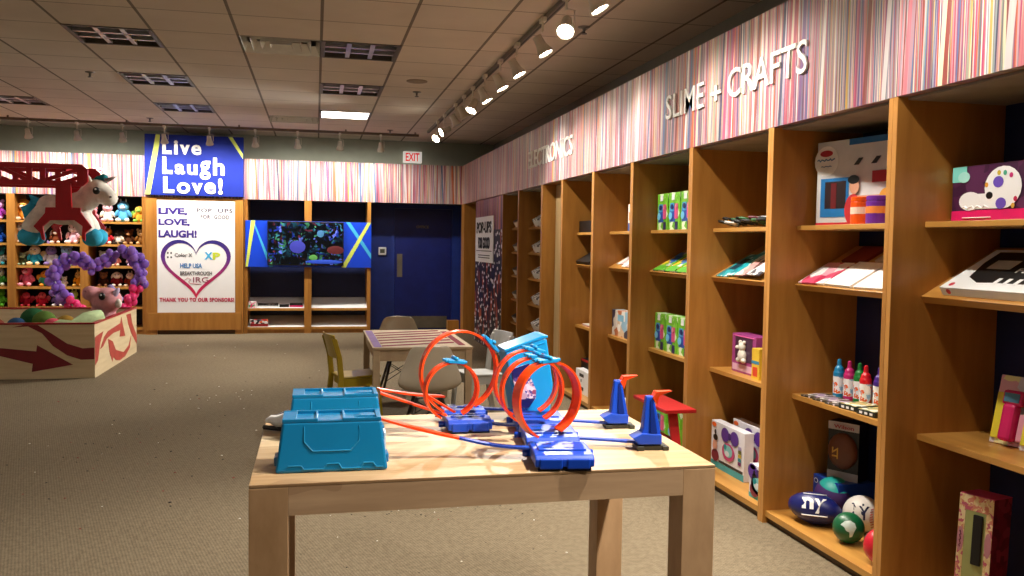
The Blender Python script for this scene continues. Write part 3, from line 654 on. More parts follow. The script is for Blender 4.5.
# balloon heart -------------------------------------------------------------
HE = [(-2.66, .22), (-2.75, .36), (-2.82, .45), (-2.887, .53), (-2.954, .603), (-3.03, .688), (-3.063, .809), (-3.06, .906), (-2.994, 1.003), (-2.904, 1.077), (-2.80, 1.075), (-2.703, 1.02), (-2.613, .958), (-2.522, 1.03), (-2.431, 1.107), (-2.316, 1.145), (-2.213, 1.13), (-2.133, 1.06), (-2.095, .975), (-2.09, .876), (-2.115, .777), (-2.16, .69), (-2.21, .567), (-2.30, .44), (-2.42, .32), (-2.54, .22)]
T = thing('balloon_heart', 'heart-shaped arch of purple balloons with pink ones low down, behind the bin', 'balloon arch', (-2.6, 11.45, 0))
MB().tube([(a, 11.45, b) for a, b in HE+[HE[0]]], .008, 6).tube([(-2.6, 11.45, .22), (-2.6, 11.45, .0)], .012, 6).box(-2.75, -2.45, 11.3, 11.6, 0, .02).build('frame', M_white, T)
M_bp = [mat('#a67df0', .22, var=.03), mat('#9068e0', .22, var=.03)]; M_bk = mat('#ff3f8a', .22, var=.03)
cnt = 0
for k, (a, b) in enumerate(HE):
    n_ = 4 if k % 3 else 3
    for j in range(n_):
        if cnt >= 98: break
        cnt += 1
        an = 2*PI*j/n_+k*.9; r = random.uniform(.042, .056); q = .05
        pink = b < .60 or (a > -2.25 and b < .70)
        ball('balloon', T, (a+2.6+math.cos(an)*q+random.uniform(-.015, .015), math.sin(an)*q*1.1, b+math.cos(an+1.1)*q*.95), (r, r, r*1.08), M_bk if pink else M_bp[(j+k) % 2], n=14)

# claw machine --------------------------------------------------------------
CLAW = [(-2.486, 1.853), (-2.488, 1.62), (-2.578, 1.618), (-2.584, 1.562), (-2.687, 1.432), (-2.626, 1.365), (-2.615, 1.31), (-2.593, 1.292), (-2.587, 1.311), (-2.606, 1.431), (-2.54, 1.492), (-2.319, 1.497), (-2.245, 1.44), (-2.255, 1.322), (-2.224, 1.294), (-2.223, 1.372), (-2.159, 1.429), (-2.261, 1.576), (-2.261, 1.619), (-2.341, 1.623), (-2.35, 1.857)]
C_ = thing('giant_claw', 'red cut-out claw hanging from a red truss and gripping the unicorn', 'claw machine', (-3.0, 9.65, 1.3))
YC = 9.38
def truss(yc, dx=0., sx=1.):
    top, bot = 2.05, 1.835
    m = MB(); m.box(-4.2, -2.25+dx, yc, yc+.03, 2.0, top).box(-4.2, -2.25+dx, yc, yc+.03, bot, 1.885)
    xs = [-2.31, -2.60, -2.74, -3.02, -3.30, -3.60, -3.90, -4.15]
    for q in (-2.26, -2.61, -2.73, -3.01, -3.33, -3.65, -3.97): m.box(q-.025+dx, q+.025+dx, yc, yc+.03, 1.88, 2.005)
    for a, b in ((-2.59, -2.28), (-3.0, -2.75), (-3.32, -3.03), (-3.64, -3.35), (-3.96, -3.67)):
        f = 1 if a > -2.7 else -1
        z0, z1 = (1.885, 2.0) if f > 0 else (2.0, 1.885)
        m.prism([(a+dx, z0-.02), (a+dx, z0+.02), (b+dx, z1+.02), (b+dx, z1-.02)], (yc+.002, yc+.028), XZ)
    m.prism([(-2.25+dx, 1.835), (-2.20+dx, 1.88), (-2.20+dx, 2.0), (-2.26+dx, 2.05), (-2.30+dx, 2.05), (-2.30+dx, 1.835)], (yc+.001, yc+.029), XZ)
    return m
truss(YC).build('truss_beam', M_red, C_); truss(9.90).build('truss_beam', M_red, C_)
MB().box(-4.18, -4.08, YC+.03, 9.90, 1.84, 2.04).box(-2.44, -2.40, YC+.03, 9.90, 1.98, 2.02).box(-4.2, -4.1, 9.62, 9.72, 0, 2.04).build('mast', M_red, C_)
MB().prism(CLAW, (YC-.03, YC), XZ).build('claw_plate', M_red, C_)
MB().prism(CLAW, (9.93, 9.96), XZ).build('claw_plate', M_red, C_)
# bin
BX0, BX1, BY0, BY1, BH = -4.1, -2.035, 8.877, 10.857, .53
M_ply = wood('bin_plywood', '#c9b48e', '#dccaa6', (.5, .5, 6), .5, 4); M_brd = mat('#9c1420', .4)
B_ = thing('prize_bin', 'low plywood prize bin with a red rim and painted arrows', 'bin', (-3.05, 9.87, 0))
MB().box(BX0, BX1, BY0, BY0+.03, 0, BH-.02).build('front_panel', M_ply, B_); MB().box(BX0, BX1, BY1-.03, BY1, 0, BH-.02).build('rear_panel', M_ply, B_)
MB().box(BX1-.03, BX1, BY0+.03, BY1-.03, 0, BH-.02).build('side_panel', M_ply, B_); MB().box(BX0, BX0+.03, BY0+.03, BY1-.03, 0, BH-.02).build('side_panel', M_ply, B_)
MB().box(BX0+.03, BX1-.03, BY0+.03, BY1-.03, .0, .30).build('raised_floor', mat('#6b5d4a', .8), B_)
m = MB(); zz = (BH-.02, BH-.004)
m.box(BX0-.004, BX1+.004, BY0-.004, BY0+.034, *zz).box(BX0-.004, BX1+.004, BY1-.034, BY1+.004, *zz).box(BX1-.034, BX1+.004, BY0+.034, BY1-.034, *zz).box(BX0-.004, BX0+.034, BY0+.034, BY1-.034, *zz).build('red_rim', M_brd, B_)
yy = (BY0-.003, BY0-.0005); M_pd = mat('#7d1722', .5)
MB().prism([(-4.09, .33), (-2.846, .295), (-2.54, .26), (-2.532, .318), (-2.225, .13), (-2.581, .067), (-2.571, .143), (-2.847, .22), (-4.09, .24)], yy, XZ).build('painted_arrow', M_pd, B_)
SWS = [(-2.746, .485), (-2.646, .509), (-2.527, .507), (-2.408, .427), (-2.274, .33), (-2.139, .284), (-2.037, .29), (-2.037, .179), (-2.154, .176), (-2.275, .219), (-2.396, .309), (-2.488, .428), (-2.607, .494)]
MB().prism(SWS, yy, XZ).build('painted_ribbon', M_pd, B_)
xx = (BX1+.0005, BX1+.003); M_pr = mat('#b2453c', .5)
S_ = [[(9.412, .313), (9.618, .266), (9.758, .16), (10.136, .09), (10.40, .13), (10.537, .225), (10.465, .1), (10.214, .035), (9.94, .025), (9.755, .054), (9.648, .101), (9.60, .06), (9.475, .171)],
      [(9.083, .25), (9.25, .35), (9.415, .39), (9.80, .41), (9.992, .42), (10.033, .482), (10.222, .258), (9.949, .279), (9.99, .345), (9.65, .35), (9.35, .32), (9.20, .26)],
      [(8.885, .39), (9.216, .41), (9.085, .311), (8.988, .15), (8.885, .12)], [(10.295, .484), (10.52, .482), (10.602, .361), (10.85, .2), (10.85, .1), (10.555, .25), (10.39, .372)]]
m = MB()
for q in S_: m.prism(q, xx, YZ)
m.build('painted_swirl', M_pr, B_)
# bin contents
def softball(lab, x, y, z, r, h, name='yarn_ball', cat='plush ball', sq=(1, 1, .92)):
    return tag(MB().ell((x, y, z), (r*sq[0], r*sq[1], r*sq[2]), 16, 11).build(name, fur(h), at=(x, y, z-r*sq[2]), smooth=True), lab, cat, 'soft balls in the prize bin')
for lab, x, y, r, h in (('small dark blue soft ball at the left of the prize bin', -2.82, 9.25, .085, '#2b4a6e'), ('dark green soft ball, higher of the green pair in the bin', -2.74, 9.5, .12, '#2c5f3a'), ('olive green soft ball beside the darker one in the bin', -2.60, 9.35, .11, '#5a7838'),
                        ('rust soft ball half sunk in the bin at left', -3.0, 9.25, .08, '#8a4a3c'), ('pink-red soft ball near the middle of the bin', -2.47, 9.15, .085, '#d8566a'), ('yellow-brown soft ball behind the pink-red one', -2.42, 9.4, .09, '#9a7a34'), ('slate soft ball behind the pale scarf in the bin', -2.28, 9.6, .09, '#5a6a84'), ('brown soft ball at the bin front near the left photo edge', -2.92, 9.05, .07, '#5e3a30')):
    softball(lab, x, y, .30+r*.92+(.10 if r > .1 else .09), r, h)
m = MB(); m.tube([(-2.50, 9.05, .44), (-2.38, 9.08, .48), (-2.28, 9.12, .47), (-2.18, 9.2, .53), (-2.10, 9.3, .55), (-2.07, 9.4, .47)], [.04, .065, .06, .075, .07, .03], 10)
tag(m.build('plush_snake', fur('#b9d0a0'), at=(-2.3, 9.15, .42), smooth=True), 'long pale green plush draped over the front corner of the bin', 'plush toy')
# pink unicorn head
HD = thing('pink_unicorn', 'pink plush unicorn with its head raised above the bin corner', 'plush toy', (-2.2, 9.9, .30))
M_pk = fur('#d99aa2'); M_pk2 = fur('#e8b0b6')
def remesh(o, vox, it=4):
    r = o.modifiers.new('remesh', 'REMESH'); r.mode = 'VOXEL'; r.voxel_size = vox; r.use_smooth_shade = True
    s_ = o.modifiers.new('smooth', 'SMOOTH'); s_.factor = .8; s_.iterations = it
m = MB(); m.ell((-2.15, 9.9, .67), (.16, .13, .14)); m.ell((-2.30, 9.88, .745), (.09, .09, .08)); m.ell((-2.23, 9.9, .71), (.1, .1, .095)); m.ell((-2.19, 9.93, .50), (.13, .13, .2)); m.ell((-2.27, 9.95, .40), (.2, .2, .1))
o = m.build('body', M_pk, HD); remesh(o, .014, 6)
MB().ell((-2.165, 9.768, .72), (.034, .02, .04)).build('eye', M_black, HD, smooth=True); MB().ell((-2.173, 9.75, .734), (.009, .006, .009)).build('eye_glint', M_bright, HD)
MB().ell((-2.33, 9.80, .77), (.012, .008, .008)).build('nostril', mat('#a05a66'), HD)
MB().ell((-2.05, 9.84, .74), (.03, .03, .075), M=Matrix.Rotation(.5, 3, 'Y')).build('ear', fur('#c9b9dd'), HD, smooth=True)
m = MB()
for k in range(5): m.ell((-2.12+.022*k, 9.96, .80-.03*k), (.035, .05, .035))
m.build('mane', fur('#8f86b8'), HD, smooth=True)
MB().ell((-2.02, 9.83, .64), (.035, .03, .05)).build('cheek_tuft', fur('#e8e2dc'), HD, smooth=True)

# white unicorn held by the claw
U = thing('white_unicorn', 'large white plush unicorn with turquoise hooves and tail held by the red claw', 'plush toy', (-2.45, 9.65, 1.24))
M_wf = fur('#ece8e0'); M_teal = fur('#3fb2dc')
yu = 9.66; m = MB()
for c, r in (((-2.50, yu, 1.60), (.22, .17, .15)), ((-2.62, yu, 1.62), (.13, .15, .14)), ((-2.36, yu, 1.64), (.14, .14, .15)), ((-2.25, yu-.02, 1.74), (.11, .12, .14)), ((-2.17, yu-.04, 1.81), (.13, .12, .115)), ((-2.06, yu-.07, 1.73), (.10, .095, .085)), ((-2.11, yu-.05, 1.77), (.11, .1, .1))): m.ell(c, r)
for dy in (-.11, .11):
    m.tube([(-2.64, yu+dy*.6, 1.58), (-2.74, yu+dy, 1.47), (-2.79, yu+dy, 1.38)], [.11, .09, .085], 12); m.tube([(-2.36, yu+dy*.6, 1.56), (-2.27, yu+dy, 1.45), (-2.24, yu+dy, 1.36)], [.11, .09, .085], 12)
o = m.build('body', M_wf, U); remesh(o, .018, 6)
for dy in (-.11, .11):
    for (x, a) in ((-2.79, -.25), (-2.21, .3)):
        MB().ell((x+(.0 if x < -2.5 else .01), yu+dy, 1.33), (.102, .09, .09), M=Matrix.Rotation(-a, 3, 'Y')).build('hoof', M_teal, U, smooth=True)
m = MB(); m.tube([(-2.70, yu, 1.68), (-2.78, yu, 1.70), (-2.82, yu, 1.62), (-2.80, yu, 1.52), (-2.77, yu, 1.46)], [.03, .06, .07, .055, .02], 10); m.build('tail', M_teal, U, smooth=True)
m = MB()
for k in range(7): m.ell((-2.12-.04*k, yu+.02, 1.935-.018*k**1.35), (.05, .06, .045))
m.build('mane', fur('#2f8c96'), U, smooth=True)
MB().lathe([(.028, 0), (.02, .05), (.002, .115)], (-2.09, yu-.05, 1.905), 10, Matrix.Rotation(1.15, 4, 'Y')).build('horn', mat('#8e8a86', .3, .6), U, smooth=True)
MB().ell((-2.15, yu-.155, 1.80), (.035, .018, .038)).build('eye', M_black, U, smooth=True); MB().ell((-2.157, yu-.172, 1.815), (.01, .005, .01)).build('eye_glint', M_bright, U)
MB().ell((-2.02, yu-.15, 1.74), (.012, .008, .009)).build('nostril', M_dgrey, U)
MB().ell((-2.23, yu-.1, 1.91), (.025, .02, .05), M=Matrix.Rotation(-.4, 3, 'Y')).build('ear', M_wf, U, smooth=True)

# ================================================================== FRONT TABLE
TX0, TX1, TY0, TY1 = -.150, 1.025, 2.085, 2.865
M_pine = wood('pine_top', '#d0b48c', '#f0dfbe', (.5, 7, 4), .45, 5, (1, .13), True)
M_pineF = wood('pine_apron', '#a58463', '#c6a480', (.5, 5, 5), .5, 4, None, True); M_pineL = wood('pine_leg', '#9c7852', '#c49e76', (3, 3, 1.2), .5, 3)
T = thing('display_table', 'large square-edged pine table holding the toy race track', 'table', (.4375, 2.475, 0))
MB().box(TX0, TX1, TY0, TY1, .752, .76).build('tabletop', M_pine, T, bevel=.0015)
m = MB(); m.box(TX0+.09, TX1-.09, TY0+.0, TY0+.022, .684, .7518).box(TX0+.09, TX1-.09, TY1-.022, TY1, .684, .7518).box(TX0, TX0+.022, TY0+.09, TY1-.09, .684, .7518).box(TX1-.022, TX1, TY0+.09, TY1-.09, .684, .7518).build('apron', M_pineF, T)
for a in (TX0, TX1-.09):
    for b in (TY0, TY1-.09): MB().box(a, a+.0898, b, b+.0898, 0, .7518).build('leg', M_pineL, T, bevel=.0015)
TZ = .7602
# blue storage boxes
def bluebox(name, lab, mt, L=.272, top=.242, D=.15, Dt=.112, H=.127, grp='blue plastic storage cases'):
    """local: x = length, y = depth, z = up, origin centre of the base"""
    T = thing(name, lab, 'storage case', (0, 0, 0), 0, grp)
    m = MB(); hb, ht, db, dt = L/2, top/2, D/2, Dt/2
    A = [(-hb, -db), (hb, -db), (hb, db), (-hb, db)]; Bq = [(-ht, -dt), (ht, -dt), (ht, dt), (-ht, dt)]
    m.rings([[(x, y, 0) for x, y in A], [(x, y, .008) for x, y in A], [(x, y, H-.004) for x, y in Bq]])
    m.build('shell', mt, T, local=True, bevel=.006)
    m = MB(); m.box(-ht+.02, ht-.02, -dt+.015, dt-.015, H-.0045, H-.003).build('lid_plate', mt, T, local=True)
    rh = H-.008, H+.004; y0, y1 = -dt, dt
    for a, b, z in ((-ht, -.035, H+.003), (.025, ht, H+.003), (-.035, .025, H-.002)):
        MB().box(a, b, y0, y0+.005, H-.006, z).build('lid_rib', mt, T, local=True, bevel=.0012)
    MB().box(-ht, ht, y1-.006, y1, *rh).build('lid_rib', mt, T, local=True, bevel=.0012)
    for a, b in ((-ht, -ht+.034), (ht-.012, ht), (-.041, -.035), (.025, .031)): MB().box(a, b, y0+.006, y1-.006, rh[0], rh[1]-.001).build('lid_rib', mt, T, local=True, bevel=.0012)
    MB().prism([(.034, H-.008), (.07, H+.001), (ht-.014, H+.001), (ht-.014, H-.008)], (-.014, .020), XZ).build('grip', mt, T, local=True, bevel=.001)
    # raised outline on the front face and wavy foot rim
    def fp(x, z): q = (z-.008)/(H-.02); return (x, -(db+(dt-db)*q)-.0012, z)
    m = MB(); m.tube([fp(-.068, H-.016), fp(-.068, .075), fp(-.047, .052), fp(.045, .052), fp(.066, .075), fp(.066, H-.016)], .0018, 6).build('embossed_line', mat('#2088b8', .3) if mt is M_cyan else mt, T, local=True)
    m = MB(); m.tube([fp(-hb+.03, .018), fp(-.075, .018), fp(-.068, .009), fp(-.02, .009), fp(-.012, .021), fp(.016, .021), fp(.024, .009), fp(.07, .009), fp(.077, .021), fp(.1, .021), fp(.108, .010), fp(.125, .010)], .0018, 6).build('foot_rim', mat('#2088b8', .3) if mt is M_cyan else mt, T, local=True)
    for sx in (-1, 1): MB().box(sx*hb-.006, sx*hb+.006, -.03, .03, .008, .03).build('side_latch', mt, T, local=True, bevel=.003)
    return T
cardp_ = lambda: collage('purple_card_print', ['#5a4a8e', '#c8a0b8', '#e4d4e4', '#9a4a6a', '#4a4a90', '#eadce6', '#d8b8cc'], 60)
b1 = bluebox('blue_case', 'blue ribbed plastic case at the near left of the pine table', M_cyan); b1.location = (.043, 2.25, TZ); b1.rotation_euler.z = -.01
b2 = bluebox('blue_case', 'second blue plastic case standing right behind the near one', M_cyan); b2.location = (.058, 2.595, TZ)
st = MB().box(.13, .1345, -.03, .02, .04, .085).build('paper_tag', M_paper, b1, local=True)
b3 = thing('blue_case', 'bright blue plastic case stood on end behind the loops, picture card inside', 'storage case', (.68, 2.77, TZ), 0, 'blue plastic storage cases')
PB = [(.592, .985), (.716, 1.03), (.728, 1.03), (.752, .877), (.741, TZ+.001), (.634, TZ+.001)]
MB().prism(PB, (2.703, 2.82), XZ).build('shell', M_cyanB, b3, bevel=.006)
MB().prism([(.589, .985), (.589, .993), (.716, 1.038), (.731, 1.038), (.731, 1.030), (.716, 1.028)], (2.70, 2.823), XZ).build('rim', M_cyanB, b3, bevel=.002)
MB().prism([(.596, .970), (.596, .974), (.722, 1.018), (.722, 1.014)], (2.7005, 2.704), XZ).build('rim_ridge', M_cyanB, b3, bevel=.001)
MB().prism([(.61, .930), (.669, .948), (.675, .904), (.694, .862), (.694, .836), (.672, .806), (.640, .803)], (2.699, 2.7025), XZ).build('picture_card', cardp_(), b3, bevel=.0005)
for q in ([(.61, .930), (.669, .948), (.673, .915), (.62, .902)], [(.635, .832), (.692, .836), (.672, .806), (.640, .803)]): MB().prism(q, (2.6975, 2.6988), XZ).build('card_band', mat('#1d1f62', .35), b3)
# black and white packet behind the case
T = thing('snack_packet', 'crumpled black and white packet at the table left edge', 'packet', (-.1, 2.72, TZ))
m = MB(); R = []
for k in range(9):
    u = k/8; w = .05*math.sin(PI*min(.96, max(.06, u)))+.012; h = .004+.02*math.sin(PI*u)
    R.append([(-.145+.13*u, 2.70+w*math.cos(a)+.02*u, TZ+.0275+h*math.sin(a)+.004*math.sin(k*2.1)) for a in [2*PI*j/12 for j in range(12)]])
m.rings(R).build('wrapper', collage('packet_print', ['#f6f6f2', '#ffffff', '#f2f2f0', '#24241f', '#e9e4c0'], 16), T, smooth=True)
MB().tube([(-.15, 2.70, TZ+.008), (-.10, 2.665, TZ+.009), (-.03, 2.67, TZ+.008)], .007, 6).build('dark_edge', M_black, T)

# race track set
def module(lab, cx, cy, rz, n=1, L=.135, W=.18, col=M_royal):
    T = thing('loop_launcher', lab, 'toy track base', (cx, cy, TZ), rz, 'royal blue track base blocks')
    MB().box(-L/2+.008, L/2-.008, -W/2+.006, W/2-.006, .0, .012).build('dark_underside', mat('#10142c', .5), T, local=True)
    m = MB(); m.prism([(-W/2, .010), (W/2, .010), (W/2, .030), (W/2-.012, .040), (W/2-.05, .042), (-W/2+.05, .042), (-W/2+.012, .040), (-W/2, .030)], (-L/2, L/2), lambda a, b, d: (d, a, b))
    m.build('block', col, T, local=True, bevel=.004)
    m = MB(); m.box(-L/2+.014, L/2-.014, -W/2+.045, W/2-.045, .042, .0455).build('top_plate', col, T, local=True, bevel=.002)
    for x in (-.035, .02):
        for y in (-.02, .02): MB().box(x-.012, x+.014, y-.004, y+.004, .0456, .0464).build('slot', M_royalD, T, local=True)
    MB().box(-L/2+.012, -.006, -W/2-.004, -W/2+.008, .006, .032).box(.006, L/2-.012, -W/2-.004, -W/2+.008, .006, .032).build('front_lug', col, T, local=True, bevel=.003)
    for sx in (-1, 1):
        MB().lathe([(.009, -.012), (.009, .012)], (0, 0, 0), 12, Matrix.Translation((sx*(L/2+.006), W/4, .016)) @ Matrix.Rotation(PI/2, 4, 'Y')).build('side_peg', col, T, local=True, smooth=True)
    return T
rzc = -.13
module('near royal blue track base at the table front edge', .626, 2.172, rzc, W=.175, L=.152)
module('middle royal blue track base under the loops', .652, 2.385, rzc, W=.20, L=.15)
module('far dark-shaded royal blue track base below the upright blue case', .675, 2.60, rzc, W=.18, L=.15)
module('left royal blue track base under the large orange loop, near half', .455, 2.60, 0, W=.10)
module('left royal blue track base under the large orange loop, far half', .465, 2.755, 0, W=.10)
def strip(m, path, wdir, w=.034, th=.0045, lip=.006):
    """flat toy track with low side walls swept along path; wdir: width direction"""
    path = [Vector(p) for p in path]; R = []
    wd = Vector(wdir).normalized()
    for i, p in enumerate(path):
        d = (path[min(i+1, len(path)-1)]-path[max(i-1, 0)]).normalized(); a = (wd-d*wd.dot(d)).normalized(); nrm = a.cross(d).normalized()
        h = w/2; pr = [(-h, 0), (h, 0), (h, lip), (h-.003, lip), (h-.003, th), (-h+.003, th), (-h+.003, lip), (-h, lip)]
        R.append([p+a*x+nrm*y for x, y in pr])
    m.rings(R); return m
def loop(lab, cx, cy, zb, R, sh, a0=28, a1=332, clip=0., rz=.0, w=.04, grp='orange loop tracks'):
    T = thing('loop_track', lab, 'toy loop track', (cx, cy, zb), rz, grp)
    N = 44; pts = []
    for k in range(N+1):
        a = math.radians(a0+(a1-a0)*k/N); pts.append((-R*math.sin(a)*1.0, sh*(k/N-.5), R-R*math.cos(a)))
    m = MB(); strip(m, pts, (0, 1, 0), w); m.smooth = False
    o = m.build('orange_strip', M_orange, T, local=True)
    ca = PI+clip; c = Vector((-R*math.sin(ca), 0, R-R*math.cos(ca)))
    Mx = Matrix.Translation(c) @ Matrix.Rotation(ca-PI, 4, 'Y')
    cl = MB().box(-.026, .026, -.023, .023, -.004, .0065, Mx).box(-.034, -.02, -.02, -.006, -.002, .006, Mx).box(.02, .034, -.02, -.006, -.002, .006, Mx).box(-.034, -.02, .006, .02, -.002, .006, Mx).box(.02, .034, .006, .02, -.002, .006, Mx).build('clip', M_cyanB, T, local=True, bevel=.002)
    MB().lathe([(.006, -.024), (.006, .024)], (0, 0, 0), 12, Mx @ Matrix.Translation((0, 0, .010)) @ Matrix.Rotation(PI/2, 4, 'X')).build('clip_hinge', M_cyanB, cl, local=True, smooth=True)
    return T
loop('nearest orange loop, widest in the picture, over the near base', .620, 2.285, .800, .107, .045, clip=-.05, rz=.28)
loop('orange loop just behind the nearest one, blue clip on top', .618, 2.45, .803, .100, .035, clip=.12, rz=.10, w=.028)
loop('farthest of the three right-hand orange loops, before the upright blue case', .628, 2.565, .803, .104, .035, clip=.2, rz=.06, w=.028)
loop('largest orange loop, rising on the left behind the smaller one', .432, 2.63, .806, .129, .07, clip=.85, rz=.12, w=.034)
loop('small left orange loop in front of the largest', .396, 2.55, .805, .087, .05, clip=.1, rz=.12, w=.034)
def run(name, lab, pts, m_, w=.032, cat='toy track piece', grp='straight track pieces', m2=None):
    T = thing(name, lab, cat, pts[0], 0, grp)
    strip(MB(), pts, (0, 1, 0) if abs(pts[-1][0]-pts[0][0]) > abs(pts[-1][1]-pts[0][1]) else (1, 0, 0), w).build('track_strip', m_, T)
    return T
def lerp(a, b, n, sag=0.): return [tuple(a[i]+(b[i]-a[i])*k/n-(sag*math.sin(PI*k/n) if i == 2 else 0) for i in range(3)) for k in range(n+1)]
run('orange_track', 'near orange ramp leaving the front blue case', lerp((.165, 2.29, .872), (.375, 2.275, .815), 8, .003), M_orange, .026)
run('blue_track', 'blue strip continuing the near orange ramp to the near base', lerp((.375, 2.275, .815), (.56, 2.215, .795), 8, .006), M_royal, .022)
run('orange_track', 'orange ramp from the rear case to the left base near side', lerp((.19, 2.595, .885), (.39, 2.60, .812), 8), M_orange, .026)
run('orange_track', 'orange ramp from the rear case to the left base far side', lerp((.19, 2.665, .885), (.40, 2.74, .845), 8, .004), M_orange, .026)
run('orange_track', 'short twisted orange piece entering the small left loop', lerp((.335, 2.66, .865), (.42, 2.62, .815), 6), M_orange, .022)
run('blue_track', 'blue strip linking the left base and the middle base, near one', lerp((.50, 2.58, .792), (.61, 2.51, .795), 6, .004), M_royalD, .022)
run('blue_track', 'blue strip linking the left base and the far base', lerp((.515, 2.76, .80), (.66, 2.70, .80), 6), M_royalD, .022)
run('blue_track', 'blue strip from the middle base to the far launcher tower', lerp((.72, 2.62, .785), (.90, 2.575, .778), 6), M_royal, .024)
run('blue_track', 'blue strip from the middle base to the near launcher tower', lerp((.70, 2.37, .785), (.895, 2.31, .778), 6), M_royal, .024)
def tower(lab, x, y, rz):
    T = thing('launcher_tower', lab, 'toy tower', (x, y, TZ), rz, 'blue towers with orange flaps'); T.scale = (.74, .74, .97)
    m = MB(); m.rings([[(-.052, -.03, .016), (.042, -.03, .016), (.042, .03, .016), (-.052, .03, .016)], [(-.03, -.024, .06), (.036, -.024, .06), (.036, .024, .06), (-.03, .024, .06)], [(-.018, -.012, .155), (.012, -.012, .155), (.012, .012, .155), (-.018, .012, .155)]])
    m.build('tower_body', M_royal, T, local=True, bevel=.004)
    MB().rings([[(-.004, -.033, .05), (.022, -.033, .05), (.022, -.024, .05), (-.004, -.024, .05)], [(-.002, -.0165, .145), (.006, -.0165, .145), (.006, -.010, .145), (-.002, -.010, .145)]]).build('raised_rib', M_royalD, T, local=True)
    MB().prism([(-.072, .036), (-.045, .018), (.04, .018), (.04, .046), (-.035, .05)], (-.036, .036), XZ).build('collar', M_royal, T, local=True, bevel=.003)
    MB().box(-.05, .058, -.028, .028, 0, .014).box(-.055, -.028, -.04, .04, 0, .013).box(.045, .068, -.038, .038, 0, .012).build('dark_foot', M_olive, T, local=True, bevel=.002)
    MB().rings([[(.006, -.018, .150), (.020, -.024, .168), (.082, -.012, .170), (.086, -.004, .168), (.034, -.016, .156), (.026, -.010, .128)], [(.006, .018, .150), (.020, .024, .168), (.082, .012, .170), (.086, .004, .168), (.034, .016, .156), (.026, .010, .128)]]).build('orange_flap', M_orange, T, local=True)
    return T
tower('far blue launcher tower with an orange flap on the pine table', .925, 2.57, -.1); tower('near blue launcher tower with an orange flap by the table right edge', .918, 2.285, -.1)

# ================================================================== KIDS TABLE AND CHAIRS
KX0, KX1, KY0, KY1, KZ = .395, 1.12, 6.21, 7.46, .58
M_kw = wood('beech_light', '#9c8468', '#b8a080', (3, .5, 3), .75, 3)
T = thing('play_table', 'low light wood play table with red and purple painted stripes', 'table', (.76, 6.83, 0))
tt = MB().box(KX0, KX1, KY0, KY1, KZ-.02, KZ).build('tabletop', M_kw, T, bevel=.003)
m = MB(); zz = (KZ+.0004, KZ+.0016)
for k in range(6):
    y0 = 6.28+.175*k; m.prism([(.47, y0), (.47, y0+.055), (1.02, y0+.25), (1.02, y0+.17)], zz, XY)
m.prism([(1.03, 6.3), (1.08, 6.3), (1.08, 7.3), (1.03, 7.3)], zz, XY); m.build('painted_stripes', mat('#7a1028', .85, spec=.2), tt)
MB().prism([(.41, 6.24), (.465, 6.24), (.465, 7.4), (.41, 7.4)], (KZ+.0003, KZ+.0013), XY).build('painted_stripes', mat('#7c5a98', .85), tt)
MB().box(KX0+.03, KX1-.03, KY0+.02, KY0+.04, KZ-.10, KZ-.02).box(KX0+.03, KX1-.03, KY1-.04, KY1-.02, KZ-.10, KZ-.02).box(KX0+.02, KX0+.04, KY0+.04, KY1-.04, KZ-.10, KZ-.02).box(KX1-.04, KX1-.02, KY0+.04, KY1-.04, KZ-.10, KZ-.02).build('apron', M_kw, T)
for a in (KX0+.005, KX1-.055):
    for b in (KY0+.005, KY1-.055): MB().box(a, a+.05, b, b+.05, 0, KZ-.02).build('leg', M_kw, T, bevel=.004)
def woodchair(lab, x, y, rz, mt, sc_=1.):
    """kid's chair; local +Y is the way it faces"""
    T = thing('kids_chair', lab, 'chair', (x, y, 0), rz, 'solid colour kids chairs')
    MB().rings([[(-.15, -.15, .32), (.15, -.15, .32), (.165, .15, .325), (-.165, .15, .325)], [(-.15, -.15, .335), (.15, -.15, .335), (.165, .15, .343), (-.165, .15, .343)]]).build('seat', mt, T, local=True, bevel=.006)
    MB().box(-.13, .13, -.13, -.115, .26, .32).box(-.13, .13, .115, .13, .26, .32).box(-.145, -.13, -.13, .13, .26, .32).box(.13, .145, -.13, .13, .26, .32).build('seat_rail', mt, T, local=True)
    for sx in (-1, 1):
        MB().rings([[(sx*.15-.014+a, q+b, z) for a, b in ((0, -.02), (.028, -.02), (.028, .02), (0, .02))] for q, z in ((-.20, 0), (-.165, .16), (-.15, .33), (-.165, .48), (-.205, .62))]).build('rear_leg', mt, T, local=True, bevel=.005)
        MB().rings([[(sx*.145-.016+a, q+b, z) for a, b in ((0, -.016), (.032, -.016), (.032, .016), (0, .016))] for q, z in ((.155, 0), (.125, .32))]).build('front_leg', mt, T, local=True, bevel=.004)
    R = []
    for k in range(9):
        u = -1+k/4; yy_ = -.02*(1-u*u)
        R.append([(u*.165, -.170+yy_, .47), (u*.165, -.215+yy_, .645), (u*.165, -.203+yy_, .647), (u*.165, -.158+yy_, .47)])
    MB().rings(R).build('backrest', mt, T, local=True, bevel=.003)
    return T
woodchair('mustard yellow kids chair at the left side of the play table', .30, 6.64, -PI/2+.22, mat('#a89018', .35))
woodchair('pale grey-white kids chair at the right side of the play table', 1.235, 6.60, PI/2+.25, mat('#bfc2c0', .35))
